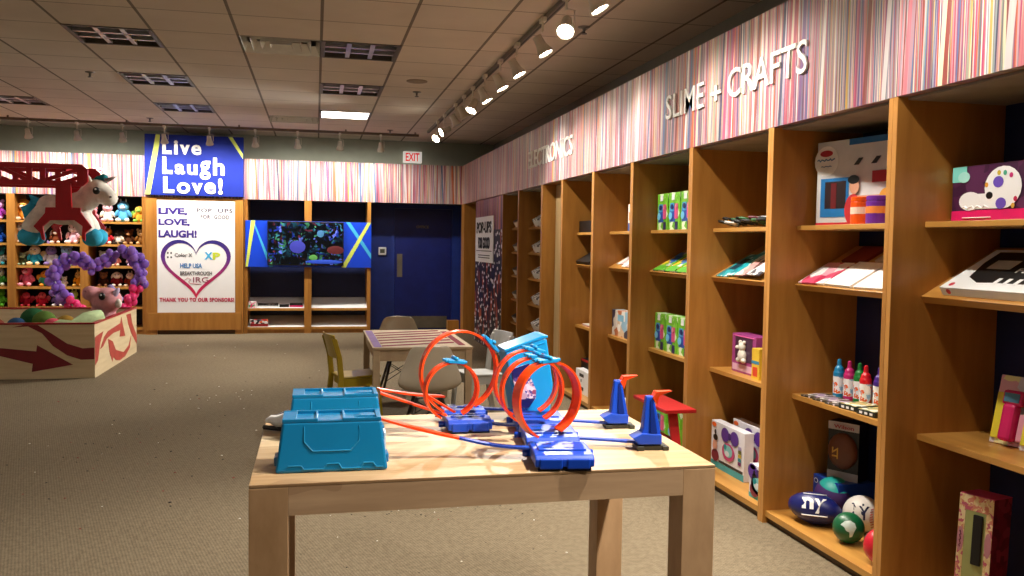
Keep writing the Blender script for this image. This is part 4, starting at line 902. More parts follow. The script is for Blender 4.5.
def shell(lab, x, y, rz, s=.9):
    T = thing('shell_chair', lab, 'chair', (x, y, 0), rz, 'grey shell chairs at the play table'); T.scale = (s,)*3
    prof = [(.20, .335, .15), (.185, .345, .175), (.12, .335, .195), (.03, .322, .205), (-.06, .322, .212), (-.12, .34, .222), (-.165, .385, .240), (-.195, .47, .222), (-.215, .56, .192), (-.228, .63, .166), (-.235, .672, .148), (-.236, .692, .115)]
    m = MB(); nU = 12; Rg = []
    for i, (yy_, z, hw) in enumerate(prof):
        up = min(1, max(0, (z-.33)/.2)) if i > 4 else 0; row = []
        for k in range(nU+1):
            u = -1+2*k/nU; c = abs(u)**2.4
            row.append((u*hw, yy_+c*.075*up, z+c*.05*(1-up)))
        Rg.append(row)
    vs = [p for r in Rg for p in r]; W = nU+1
    m.add(vs, [(i*W+k, i*W+k+1, (i+1)*W+k+1, (i+1)*W+k) for i in range(len(prof)-1) for k in range(nU)])
    o = m.build('shell', mat('#b8ae9c', .45, var=.03), T, local=True, smooth=True)
    sd = o.modifiers.new('thick', 'SOLIDIFY'); sd.thickness = .008; sb = o.modifiers.new('sub', 'SUBSURF'); sb.levels = 1; sb.render_levels = 1
    M_dk = mat('#2b1f18', .5)
    for sx in (-1, 1):
        for sy in (-1, 1): MB().tube([(sx*.09, sy*.08-.02, .30), (sx*.17, sy*.165-.02, 0)], [.014, .010], 8).build('leg', M_dk, T, local=True, smooth=True)
    m = MB(); P4 = lambda sx, sy, f: (sx*(.09+.08*f), sy*(.08+.085*f)-.02, .30*(1-f))
    for a, b in (((-1, -1), (1, -1)), ((1, -1), (1, 1)), ((1, 1), (-1, 1)), ((-1, 1), (-1, -1))):
        m.tube([P4(*a, .12), P4(*b, .62)], .0035, 5); m.tube([P4(*b, .12), P4(*a, .62)], .0035, 5)
    m.tube([(-.09, -.1, .30), (.09, -.1, .30)], .006, 6); m.tube([(-.09, .06, .30), (.09, .06, .30)], .006, 6); m.tube([(-.09, -.1, .30), (-.09, .06, .325)], .006, 6); m.tube([(.09, -.1, .30), (.09, .06, .325)], .006, 6)
    m.build('wire_brace', M_black, T, local=True)
    return T
shell('grey shell chair seen from behind, in front of the play table', .755, 5.93, 0.0, .93); shell('grey shell chair on the far side of the play table', .735, 7.74, PI, .95)

# red bench
T = thing('red_stool', 'red stool with slanted legs between the pine table and the shelves', 'stool', (1.92, 4.55, 0))
MB().box(1.835, 2.015, 4.34, 4.83, .43, .45).build('seat', mat('#b3181e', .4), T, bevel=.003)
for sy in (-1, 1):
    yb = 4.585+sy*.17; MB().rings([[(1.905+a, yb+b, .4302) for a, b in ((-.026, -.01), (.026, -.01), (.026, .01), (-.026, .01))], [(1.905+a, yb+sy*.15+b, 0) for a, b in ((-.022, -.01), (.022, -.01), (.022, .01), (-.022, .01))]]).build('leg', mat('#b3181e', .4), T)
MB().box(1.895, 1.915, 4.36, 4.81, .25, .28).build('stretcher', mat('#b3181e', .4), T)

# ================================================================== GOODS ON THE RIGHT SHELVES
def flat(lab, yc, hw, d0, d1, th, m_, name='magazine', cat='book', rz=0., base=0., grp='flat packs on the slanted shelves', z0=1.155, bands=None):
    """lying on a slanted shelf: yc centre, hw half width along Y, d0..d1 up the slope"""
    M = tiltM(XS-.005, 0, z0, math.radians(30)) @ Matrix.Translation(((d0+d1)/2, yc, base)) @ Matrix.Rotation(rz, 4, 'Z')
    T = thing(name, lab, cat, tuple(M @ Vector((0, 0, 0))), 0, grp); h = (d1-d0)/2
    MB().box(-h, h, -hw, hw, .0005, th, M).build('cover', m_, T, bevel=.001)
    for (mm, a, b, c, d) in (bands or []): MB().box(-h+2*h*a, -h+2*h*b, -hw+2*hw*c, -hw+2*hw*d, th, th+.0008, M).build('printed_panel', mm, T)
    return T
# bay at the right edge
Tk = flat('white box with a black keyboard picture on the slanted shelf', 2.45, .34, .02, .30, .035, M_white, 'keyboard_box', 'box', 0)
M = tiltM(XS-.005, 0, 1.155, math.radians(30)) @ Matrix.Translation((.16, 2.45, 0))
MB().prism([(-.095, .20), (-.06, .27), (.04, .30), (.12, .30), (.12, -.33), (-.09, -.33), (-.09, .13)], (.0352, .036), lambda a, b, d: M @ Vector((a, b, d))).build('printed_panel', M_black, Tk)
for k in range(9): MB().box(-.1, -.06, .12-.045*k-.012, .12-.045*k+.006, .0362, .0368, M).build('printed_key', M_white, Tk)
MB().box(.0, .06, .14, .25, .0362, .0368, M).build('printed_window', mat('#c4c8c4'), Tk)
MB().lathe([(.012, .0352), (.012, .0358)], (0, 0, 0), 12, M @ Matrix.Translation((-.115, .30, 0))).build('red_mark', mat('#cf3040'), Tk)
MB().lathe([(.011, 0), (.011, .0006)], (0, 0, 0), 12, M @ Matrix.Translation((-.1402, .30, .018)) @ Matrix.Rotation(-PI/2, 4, 'Y')).build('red_mark', mat('#cf3040'), Tk)
text('FLOOR', M_white, 'lettering', Tk, (0, 0, 0), lambda a, b: M @ Vector((-.02+b, .10-a, .0368)), .2, .03, .001, .02)

def facebox(name, lab, cat, y0, y1, z0, h, xf, dep, m_, art=None, grp=None, rz=0.):
    """upright carton facing the aisle (-X); art: list of (mat, a,b,c,d) on the front as fractions (left..right from the aisle, bottom..top)"""
    yc = (y0+y1)/2; T = thing(name, lab, cat, (xf+dep/2, yc, z0), rz, grp); w = y1-y0
    MB().box(-dep/2, dep/2, -w/2, w/2, 0, h).build('carton', m_, T, local=True, bevel=.0015)
    for i, (mm, a, b, c, d) in enumerate(art or []):
        x = -dep/2-.0008-.0006*i; yl, yr = w/2-w*b, w/2-w*a
        MB().box(x, x+.0006, yl, yr, h*c, h*d).build('printed_panel', mm, T, local=True)
    return T
def disc(T, mm, xf, y, z, ry, rz_, name='printed_shape', n=20):
    return MB().lathe([(1, 0), (1, .0006)], (0, 0, 0), n, Matrix.Translation((xf, y, z)) @ Matrix.Rotation(-PI/2, 4, 'Y') @ Matrix.Diagonal((rz_, ry, 1, 1))).build(name, mm, T, local=True)
ZA, ZC_, ZF = 1.4372, .6282, .0602
M_plum = collage('plum_print', ['#4a1f45', '#3a1838', '#572a50', '#42203f'], 18); M_hot = mat('#e2206c', .35); M_mint = mat('#79d0c4', .4)
T = facebox('paint_set_box', 'plum box with a white palette picture on the top shelf at right', 'box', 2.31, 2.873, ZA, .205, 2.355, .07, M_plum, [(M_hot, 0, 1, 0, .2), (M_mint, .0, .13, .72, 1), (mat('#7a4fc0'), .62, .72, .38, .68)], None)
xf = -.035-.003; wy = .27
disc(T, M_white, xf, wy-.24, .118, .085, .075); disc(T, M_white, xf-.0008, wy-.085, .075, .055, .034)
MB().box(xf-.0005, xf+.0003, wy-.22, wy-.06, .045, .10).build('printed_shape', M_white, T, local=True)
disc(T, mat('#6a4fc0'), xf-.0014, wy-.22, .138, .024, .02); disc(T, mat('#6a4fc0'), xf-.0014, wy-.235, .062, .024, .02)
disc(T, M_black, xf-.0014, wy-.18, .092, .016, .013)
for (y, z, hx) in ((.222, .17, '#c9b030'), (.25, .168, '#49b090'), (.278, .158, '#c8307a'), (.165, .13, '#e0a030'), (.30, .075, '#c02050'), (.29, .052, '#d0a040')): disc(T, mat(hx), xf-.0014, wy-y, z, .008, .009)
disc(T, mat('#9fd8d0'), xf, wy-.05, .165, .03, .02)
MB().tube([(xf-.0012, wy-.05-.012*k, .052+.006*math.sin(k*2.2)) for k in range(12)], .0035, 5).tube([(xf-.0012, wy-.05-.02*k, .014) for k in range(8)], .0022, 5).build('printed_script', M_white, T, local=True)
# blister packs
for (lab, yc, c1, c2, z) in (('pink and teal pastry-toy blister pack on the lowest shelf at right', 2.64, '#e0246e', '#46b8c8', 0), ('second blister pack leaning beside the pink one at the right edge', 2.50, '#d8e6f0', '#f0a0b8', 0)):
    T = thing('blister_pack', lab, 'toy pack', (2.44, yc, ZC_), .25, 'blister packs on the lower right shelf')
    Mt = Matrix.Rotation(math.radians(14), 4, 'Y')
    MB().box(-.003, .003, -.075, .075, .002, .255, Mt).build('backing_card', collage('card_'+c1[1:], ['#e8e4ec', '#f4f0b0', '#b8dccc', '#f0b8c8', '#8a8aa0'], 22), T, local=True, bevel=.003)
    MB().box(-.05, -.004, -.028, .022, .015, .15, Mt).build('toy_handle', mat(c1, .25), T, local=True, bevel=.012)
    MB().box(-.045, -.004, -.045, .03, .145, .20, Mt).build('toy_head', mat(c1, .25), T, local=True, bevel=.01); MB().box(-.048, -.044, -.035, .02, .155, .188, Mt).build('toy_window', mat('#5a8aa8', .15), T, local=True)
    MB().box(-.012, -.004, .04, .07, .02, .19, Mt).build('side_stick', mat(c2 if z else '#f2e23c', .3), T, local=True, bevel=.003)
    MB().box(-.03, -.004, -.07, -.035, .02, .12, Mt).build('small_case', mat('#f2a6bc' if c1 != '#d8e6f0' else '#cfe0ea', .3), T, local=True, bevel=.006)
# doll box
T = thing('doll_box', 'tall cream and maroon window box leaning in the bottom right bay', 'box', (2.36, 2.66, ZF), 0)
T.rotation_euler = (0, .06, .35)
MB().box(-.06, .06, -.062, .062, .004, .385).build('carton', [collage('maroon_print', ['#7c1a34', '#8a2440', '#6a142c', '#a03a56'], 30)], T, local=True, bevel=.002)
m = MB(); xq = (-.0625, -.0605); m.box(*xq, -.062, -.038, .004, .385).box(*xq, .038, .062, .004, .385).box(*xq, -.038, .038, .33, .385).build('patterned_frame', collage('cream_flower_print', ['#e8cf9a', '#f0dcb0', '#d88a74', '#e2c48c', '#c8607a'], 60), T, local=True)
MB().box(-.0615, -.0608, -.045, .045, .02, .33).build('window_backing', mat('#a8b070', .3), T, local=True)
MB().box(-.072, -.062, -.03, .005, .14, .32).build('dark_toy', M_black, T, local=True, bevel=.004)
MB().box(-.06, .06, -.062, .062, .3855, .3875).build('pink_top', mat('#e24a86', .4), T, local=True)
for y in (-.05, .05): disc(T, mat('#c98a9a'), -.0634, y, .22, .012, .045)
MB().tube([(-.0645, .05+.003*math.sin(k*2.1), .19+.006*k) for k in range(11)], .002, 5).build('printed_script', mat('#6a1838'), T, local=True)

# sports / marker bay
M_elsel = mat('#d6d8da', .35)
T = facebox('art_easel_box', 'big white and blue art set box with a child on it, on the top shelf', 'box', 3.19, 3.75, ZA, .39, 2.375, .05, M_elsel,
            [(mat('#1a66a8'), .35, 1, .93, 1), (mat('#d02a38'), 0, .9, 0, .035), (mat('#2a7cc0', .3), .05, .36, .1, .56), (mat('#2b1c20'), .1, .33, .2, .52), (mat('#b02436'), .6, .85, .48, .61), (mat('#6a1a20'), .17, .23, .2, .5)], rz=.2)
xf = -.025-.006
disc(T, mat('#f3f3f1'), xf+.004, .22, .30, .075, .07); disc(T, mat('#b82a38'), xf+.003, .22, .335, .04, .015)
MB().tube([(xf+.002, .275-.009*k, .305+.005*math.sin(k*2.3)) for k in range(13)], .003, 5).tube([(xf+.002, .25-.009*k, .275+.002*math.sin(k*2.3)) for k in range(8)], .002, 5).build('printed_script', mat('#3a70a0'), T, local=True)
for y0 in (.05, -.05): MB().prism([(y0, .27), (y0-.03, .30), (y0-.055, .30), (y0-.03, .27)], (xf, xf+.0008), lambda a, b, d: (d, a, b)).build('printed_shape', M_dgrey, T, local=True)
disc(T, mat('#c8323a'), xf-.001, .045, .07, .05, .07); disc(T, mat('#d9a184'), xf-.0018, .04, .175, .028, .036); disc(T, M_black, xf-.0026, .045, .205, .033, .02)
MB().box(xf-.002, xf-.001, -.12, .02, .12, .132).build('printed_shape', mat('#d9a184'), T, local=True); disc(T, mat('#e8a03a'), xf-.0015, -.14, .11, .04, .05)
def pot(lab, y, hx, band):
    T = thing('paint_pot', lab, 'paint pot', (2.33, y, ZA), 0, 'lidded paint pots on the top shelf')
    MB().lathe([(.046, 0), (.048, .004), (.048, .095), (.044, .1)], (0, 0, 0), 24).build('jar', mat(hx, .3), T, local=True, smooth=False)
    MB().lathe([(.0475, .1), (.0475, .117), (.044, .12), (.001, .12)], (0, 0, 0), 24).build('lid', mat(hx, .25), T, local=True)
    MB().lathe([(.0486, .045), (.0486, .075)], (0, 0, 0), 24).build('label_band', mat(band, .5), T, local=True)
pot('orange paint pot standing before the art set box', 3.395, '#f05a14', '#f7d9c4'); pot('purple paint pot beside the orange one', 3.285, '#6f2c9a', '#ee8a3c')
pks = collage('pink_paper_print', ['#f6f0f2', '#e8567c', '#ffffff', '#f3b6c6', '#d4325c', '#fbfbfb'], 14, coords=(1, 1, 1)); wpr = collage('white_red_print', ['#fbfbfb', '#ffffff', '#f2f2f4', '#e0405c', '#ffffff', '#f4f4f4', '#58c0cc'], 9)
flat('pink patterned pad at the left of the markers bay slanted shelf', 3.66, .10, .01, .20, .012, pks, 'paper_pad', 'paper pad', .03); flat('white and red pad in the middle of the markers bay slanted shelf', 3.44, .10, .01, .21, .014, wpr, 'paper_pad', 'paper pad', -.03); flat('white and teal pad at the right of the markers bay slanted shelf', 3.22, .10, .01, .2, .012, wpr, 'paper_pad', 'paper pad', .02)
flat('dark red pad in the upper row of the slanted shelf', 3.6, .09, .22, .36, .012, mat('#7d2a20'), 'paper_pad', 'paper pad'); flat('pale pad in the upper row of the slanted shelf', 3.35, .1, .23, .36, .012, mat('#c9c0b8'), 'paper_pad', 'paper pad')
def marker(lab, y, x, hx):
    T = thing('glue_marker', lab, 'marker', (x, y, ZC_), 0, 'chunky colour bottles in a row')
    MB().lathe([(.024, 0), (.026, .004), (.026, .118), (.022, .126)], (0, 0, 0), 18).build('bottle', mat(hx, .3), T, local=True)
    MB().lathe([(.0263, .02), (.0263, .10)], (0, 0, 0), 18).build('label', collage('bottle_label', ['#f4f4f4', '#ffffff', '#f26a2a', '#9cc4e0', '#ffffff'], 60), T, local=True)
    MB().lathe([(.0225, .126), (.020, .14), (.011, .15), (.009, .178), (.004, .182)], (0, 0, 0), 16).build('cap', mat(hx, .35), T, local=True, smooth=False)
for lab, y, x, hx in (('blue-capped colour bottle, leftmost of the row', 3.66, 2.42, '#1e8ac0'), ('magenta-capped colour bottle, second of the row', 3.585, 2.425, '#d42a7c'), ('green-capped colour bottle in the middle of the row', 3.515, 2.43, '#1c8a3c'), ('red-capped colour bottle, fourth of the row', 3.44, 2.41, '#e01a2a'), ('purple-capped colour bottle half behind the divider', 3.37, 2.43, '#4a2a90')): marker(lab, y, x, hx)
cdp = collage('card_print', ['#d8ccd8', '#f0e8ec', '#4a4438', '#a890b0', '#e8e4e0', '#6a5a48'], 30)
for k, (y, lab) in enumerate(((3.68, 'leftmost patterned card pack before the bottles'), (3.58, 'second patterned card pack before the bottles'), (3.48, 'third patterned card pack before the bottles'))):
    T = thing('card_pack', lab, 'card pack', (2.33, y, ZC_), .2, 'flat card packs'); MB().box(-.07, .07, -.045, .045, .0, .008).build('sleeve', cdp, T, local=True, bevel=.001)
for y, lab in ((3.365, 'black-edged card box, left of the pair before the bottles'), (3.235, 'black-edged card box, right of the pair before the bottles')):
    T = thing('card_box', lab, 'card box', (2.33, y, ZC_), .12, 'flat card packs'); MB().box(-.065, .065, -.055, .055, 0, .022).build('box', mat('#20251e', .4), T, local=True, bevel=.001); MB().box(-.06, .06, -.05, .05, .022, .0235).build('lid_print', collage('lid_print', ['#e8d890', '#f2f0e2', '#6a7a50', '#c9b060'], 40), T, local=True)
    m = MB()
    for q in (-.04, -.01, .02): m.box(-.0665, -.065, q, q+.016, .006, .016)
    m.build('white_marks', M_white, T, local=True)
# bottom deck: boxed brown football, basketball box, balls
T = facebox('football_box', 'dark display box with a brown football and grey ends', 'box', 3.59, 3.745, ZF+.1725, .275, 2.44, .09, M_black, [(mat('#b5b3b8'), 0, 1, .86, 1), (mat('#a4a3a8'), 0, 1, 0, .14)], rz=.5)
MB().ell((-.045, 0, .138), (.035, .075, .088)).build('football', mat('#6e4028', .5, bump=.3), T, local=True, smooth=True)
text('TZ', mat('#d8a83c', .4), 'lettering', T, (0, 0, 0), lambda a, b: Vector((-.083, .035-b, .105+a)), .055, .03, .001, .03, local=True)
text('Wilson', mat('#a02a3a', .4), 'lettering', T, (0, 0, 0), lambda a, b: Vector((-.0535, .045-a, .245+b)), .10, .018, .001, .02, local=True)
T = facebox('basketball_box', 'blue open box holding the teal and purple ball', 'box', 3.57, 3.783, ZF, .172, 2.38, .19, mat('#1a44a8', .4), [])
disc(T, M_white, -.0965, .08, .145, .016, .012); disc(T, mat('#12327e', .4), -.0972, .08, .145, .012, .009)
def sball(name, lab, c, r, mts, cat='ball', ell=None, rot=None, extra=None):
    T = thing(name, lab, cat, (c[0], c[1], c[2]-(ell or (r, r, r))[2]), 0, 'sports balls on the bottom deck')
    return T
CAMP = Vector((0, 0, 1.331))
def decal(c, A=None, r=.07, off=1.012, towards=(-2.0, -3.3, 1.0)):
    """(a, b) offsets in metres seen from the aisle -> point on the ball surface; A maps the unit ball to the shape"""
    c = Vector(c); A = A or Matrix.Diagonal((r, r, r)); Ai = A.inverted(); d = Vector(towards).normalized()
    rt = d.cross(Vector((0, 0, 1))).normalized()*-1; up = d.cross(rt).normalized()
    if up.z < 0: up = -up
    def f(a, b):
        o = Ai @ (rt*a+up*b); q = Ai @ d; A2 = q.dot(q); B2 = 2*o.dot(q); C2 = o.dot(o)-off*off; D2 = max(0, B2*B2-4*A2*C2)
        return c+rt*a+up*b+d*((-B2+math.sqrt(D2))/(2*A2))
    return f
C0 = Vector((2.405, 3.648, ZF+.098)); T = sball('basketball', 'teal and purple ball in the blue box', C0, .098, None)
t = NT('two_tone_ball'); sp = t.n('ShaderNodeSeparateXYZ'); t.l(t.tc.outputs['Object'], sp.inputs[0])
t.col(t.mix(t.math('GREATER_THAN', t.math('ADD', sp.outputs[2], t.math('MULTIPLY', sp.outputs[1], -.25)), .152), '#4a2f6e', '#1fa8a0')); t.set(.45)
MB().ell(tuple(C0), (.088, .088, .09), 28, 18).build('ball_skin', t.m, T, smooth=True)
C0 = Vector((2.25, 3.56, ZF+.074)); AX = Vector((-.52, .85, 0)).normalized()
T = sball('football', 'navy football with white ny letters', C0, .074, None)
rotF = AX.to_track_quat('Z', 'Y').to_matrix(); prof = [(.004, -.128), (.03, -.115), (.053, -.082), (.068, -.038), (.073, 0), (.068, .038), (.053, .082), (.03, .115), (.004, .128)]
MB().lathe(prof, tuple(C0), 28, rotF.to_4x4()).build('ball_skin', mat('#141c62', .35), T, smooth=True)
pf = decal(C0, rotF @ Matrix.Diagonal((.0735, .0735, .118)), off=1.0)
for ch, x in (('n', -.055), ('y', .0)): text(ch, M_white, 'letter', T, (0, 0, 0), lambda a, b, x=x: pf(a+x, b+(-.005 if ch == 'n' else -.022)), .05, .05 if ch == 'n' else .066, .0015, .03)
m = MB(); m.tube([pf(-.055+.011*k, -.033) for k in range(11)], .0032, 5); m.build('underline', M_white, T)
m = MB(); m.tube([pf(-.05+.01*k, .062) for k in range(11)], .0028, 5); m.build('laces', M_white, T)
C0 = Vector((2.253, 3.30, ZF+.066)); T = sball('mini_ball', 'small green ball with a white helmet emblem', C0, .066, None)
MB().ell(tuple(C0), (.066, .066, .066), 28, 18).build('ball_skin', mat('#0f5a34', .35), T, smooth=True)
pf = decal(C0, r=.066); EM = [(-.035, .012), (-.018, .028), (.004, .032), (.022, .022), (.028, .004), (.020, -.012), (.012, -.034), (.002, -.038), (.004, -.018), (-.012, -.012), (-.020, .002)]
m = MB(); EV = [C0+(pf(a*f, b*f)-C0)*1.008 for f in (1., .66, .33) for a, b in EM]+[C0+(pf(0, 0)-C0)*1.008]; n_ = len(EM); m.add(EV, [(q*n_+k, q*n_+(k+1) % n_, (q+1)*n_+(k+1) % n_, (q+1)*n_+k) for q in (0, 1) for k in range(n_)]+[(2*n_+k, 2*n_+(k+1) % n_, 3*n_) for k in range(n_)]); m.build('emblem', mat('#c9d8d0', .4), T)
C0 = Vector((2.40, 3.42, ZF+.082)); T = sball('baseball', 'white baseball with navy NY letters and red stitches', C0, .082, None)
MB().ell(tuple(C0), (.082, .082, .082), 28, 18).build('ball_skin', mat('#e4dfd8', .4, var=.02), T, smooth=True)
pf = decal(C0, r=.082)
for ch, x, y, w_, h_ in (('N', -.045, -.005, .05, .05), ('Y', -.018, -.025, .045, .06)): text(ch, mat('#14204a'), 'letter', T, (0, 0, 0), lambda a, b, x=x, y=y: pf(a+x, b+y), w_, h_, .0012, .01)
for k in range(9):
    v = -.055+.011*k; u = .035+3.5*(v+.01)**2
    if k < 8: MB().tube([pf(u-.007, v), pf(u+.006, v+.005)], .0015, 5).build('stitch', mat('#c22830'), T)
C0 = Vector((2.235, 3.045, ZF+.073)); T = sball('mini_ball', 'red ball with a dark side half behind the divider', C0, .073, None)
t = NT('red_black_ball'); sp = t.n('ShaderNodeSeparateXYZ'); t.l(t.tc.outputs['Object'], sp.inputs[0])
t.col(t.mix(t.math('GREATER_THAN', sp.outputs[1], .03), '#c2142a', '#1b1418')); t.set(.35)
MB().ell(tuple(C0), (.073, .073, .073), 28, 18).build('ball_skin', t.m, T, smooth=True)
T = facebox('dark_green_box', 'dark green carton behind the baseball', 'box', 3.50, 3.545, ZF, .1, 2.45, .07, mat('#0f4a3c', .5), [])

# bear bay
T = thing('bracelet_pile', 'heap of black beaded bracelets on the top shelf of the bear bay', 'bracelets', (2.33, 4.38, ZA), 0)
random.seed(3); cols = [M_black, M_black, M_dgrey, mat('#e2e0dc'), mat('#2e6a3a'), M_black, mat('#c88a2a'), M_dgrey, M_black, mat('#6a2a3a')]
for k in range(30):
    a = 4.16+.016*k+random.uniform(-.01, .01); x = random.uniform(2.285, 2.36); R = random.uniform(.03, .038); tl = random.uniform(-.35, .35); z = ZA+.010+random.uniform(0, .028)
    pts = [(x+R*math.cos(q), a+R*math.sin(q), z+R*abs(math.sin(q/2+tl))*.6) for q in [2*PI*j/14 for j in range(15)]]
    MB().tube(pts, .008, 6).build('bracelet', cols[k % len(cols)], T, smooth=True)
mgp = collage('teal_print', ['#1fa6b4', '#2bb8c4', '#1890a2', '#d8eef0', '#178a98'], 22)
flat('teal magazine at the left of the bear bay slanted shelf', 4.575, .07, .01, .26, .006, mgp, 'magazine', 'magazine', .0, bands=[(mat('#0d3a4a'), .3, .8, .2, .8)]); flat('second teal magazine overlapping the first', 4.46, .06, .02, .30, .008, mgp, 'magazine', 'magazine', .1, .0062)
flat('pink and cream magazine in the middle of the bear bay slanted shelf', 4.33, .075, .01, .26, .008, collage('mag_pink', ['#e8dcd4', '#d8a4a0', '#f2eee8', '#6a4440', '#e0c8c0'], 20), 'magazine', 'magazine', .04, .0155)
flat('white magazine with dark strips at the right of the bear bay slanted shelf', 4.19, .07, .01, .27, .008, collage('mag_white', ['#f4f4f4', '#ffffff', '#50505a', '#e0e0e4'], 20), 'magazine', 'magazine', -.03, .0245)
T = facebox('bear_box', 'pink window box with a white toy bear inside', 'toy box', 4.285, 4.56, ZC_, .215, 2.325, .12, mat('#a8468c', .4), [(mat('#4a2a48', .3), .14, .86, .3, .93), (mat('#e4b8d4', .4), .04, .96, .05, .22)])
xb = -.066
for c, r in (((0, 0, .10), (.02, .038, .038)), ((0, 0, .15), (.02, .028, .027))): MB().ell((xb-.004+c[0], c[1], c[2]), r).build('toy_bear', mat('#e2ded2', .9), T, local=True, smooth=True)
for sy in (-1, 1): MB().ell((xb-.004, sy*.022, .175), (.01, .01, .011)).build('toy_bear_ear', mat('#e2ded2', .9), T, local=True, smooth=True); MB().ell((xb-.01, sy*.03, .075), (.014, .018, .014)).build('toy_bear_foot', mat('#e2ded2', .9), T, local=True, smooth=True)
MB().ell((xb-.024, .02, .147), (.012, .012, .01)).build('toy_bear_muzzle', mat('#e2ded2', .9), T, local=True, smooth=True)
MB().tube([(-.061, .12, .205), (-.061, -.12, .205)], .003, 5).build('ribbon', mat('#e46ab0'), T, local=True)
facebox('puzzle_box', 'small yellow and dark green box beside the bear box', 'box', 4.175, 4.255, ZC_, .165, 2.285, .06, mat('#e8c23c', .4), [(mat('#3a8ab0'), 0, 1, .5, .6), (mat('#e04a2a'), .2, .8, .1, .4)])
facebox('green_box', 'dark green box behind the yellow one', 'box', 4.18, 4.26, ZC_, .225, 2.375, .06, mat('#1f4030', .4), [])
def bowbox(lab, y0, y1, x, h=.25, rz=0.):
    T = facebox('hair_bow_kit', lab, 'box', y0, y1, ZF, h, x, .055, mat('#e6e4ea', .4), [(mat('#3aa6b0', .4), 0, 1, 0, .14), (M_dgrey, .25, .97, .145, .20)], 'white hair bow kits', rz)
    w = y1-y0; xf = -.0275-.0035
    for sy in (-1, 1): disc(T, mat('#5a3292', .35), xf, -.03*w/.35+sy*.055-.0, h*.80, .048, .04)
    disc(T, mat('#3a2070', .35), xf-.001, -.03*w/.35, h*.80, .018, .02)
    disc(T, mat('#c8487c', .4), xf, -.02, h*.46, .075, .05); disc(T, mat('#86c8c8', .4), xf-.001, -.02, h*.48, .05, .034); disc(T, mat('#d8e0e4', .4), xf-.0018, -.01, h*.42, .026, .016); disc(T, mat('#1f8f96', .4), xf-.0018, .015, h*.55, .018, .015)
    disc(T, mat('#e0a58c', .5), xf, w/2-.055, h*.48, .028, .035); disc(T, mat('#18120f', .5), xf-.0008, w/2-.062, h*.66, .028, .018); disc(T, mat('#7a2a3a', .5), xf, w/2-.06, h*.27, .045, .035); disc(T, mat('#18120f', .5), xf-.0008, w/2-.058, h*.78, .012, .014)
    disc(T, mat('#f06a2a', .4), xf, w/2-.04, h*.93, .028, .012)
    for i, hx in enumerate(('#7a2f6a', '#2f8a9a', '#c9b040', '#6a6a30', '#a89ac0')): MB().box(xf, xf+.001, -w/2+.03, -w/2+.065, h*(.30+.08*i), h*(.37+.08*i)).build('printed_swatch', mat(hx, .4), T, local=True)
    return T
bowbox('white hair bow kit with a big purple bow, front one', 4.26, 4.66, 2.26, .265, .0)
bowbox('white hair bow kit standing behind the front one', 4.14, 4.56, 2.345, .29, .0)
bowbox('pink-edged hair bow kit partly behind the divider', 3.87, 4.03, 2.17, .17, .0)

# green box bay
gp = ['#74c032', '#86cc40', '#6cb82e', '#7cc63a', '#dff0d0']
def greenbox(lab, y0, y1, z, h, xf=2.29):
    T = facebox('bath_toy_box', lab, 'box', y0, y1, z, h, xf, .075, collage('green_pack', gp, 26), [(mat('#2a56b8', .35), .1, .6, .22, .66), (mat('#4aa8e0', .35), .15, .5, .5, .72), (mat('#e0588a', .35), .55, .85, .3, .7), (mat('#24205c', .4), .6, .85, 0, .22), (M_white, .3, .55, .8, .95)], 'green and blue boxed sets')
    w = y1-y0; xq = -.0375-.0045
    disc(T, mat('#1a2a6a', .4), xq, w*.15, h*.62, w*.13, h*.07); disc(T, mat('#78c8f0', .4), xq, w*.28, h*.38, w*.16, h*.1); disc(T, mat('#f08a9a', .4), xq, -w*.18, h*.62, w*.09, h*.06)
for k, (a, b) in enumerate(((5.46, 5.64), (5.265, 5.445), (5.07, 5.25), (4.875, 5.055))): greenbox(('leftmost', 'second', 'third', 'rightmost, hidden by the divider,')[k]+' green boxed set on the top shelf', a, b, ZA, .245)
for k, (a, b) in enumerate(((5.46, 5.64), (5.265, 5.445), (5.07, 5.25))): greenbox(('leftmost', 'middle', 'right')[k]+' green boxed set on the third shelf', a, b, ZC_, .245)
for k, (a, b) in enumerate(((5.40, 5.58), (5.20, 5.38), (4.98, 5.16))): greenbox(('leftmost', 'middle', 'right')[k]+' green boxed set on the bottom deck behind the red stool', a, b, ZF, .25, 2.2)
gb = collage('green_book', ['#6cbc34', '#7cc83c', '#f2d030', '#3a78c8', '#e8e8e8', '#6cbc34'], 13)
for k, (yc, lab) in enumerate(((5.52, 'leftmost flat green activity book on the slanted shelf'), (5.33, 'middle flat green activity book on the slanted shelf'), (5.14, 'right flat green activity book on the slanted shelf'))):
    flat(lab, yc, .085, .01, .25, .01, gb, 'activity_book', 'book', bands=[(mat('#5cb42c'), 0, .25, 0, 1), (mat('#2f68b8'), .5, .8, .2, .8)])
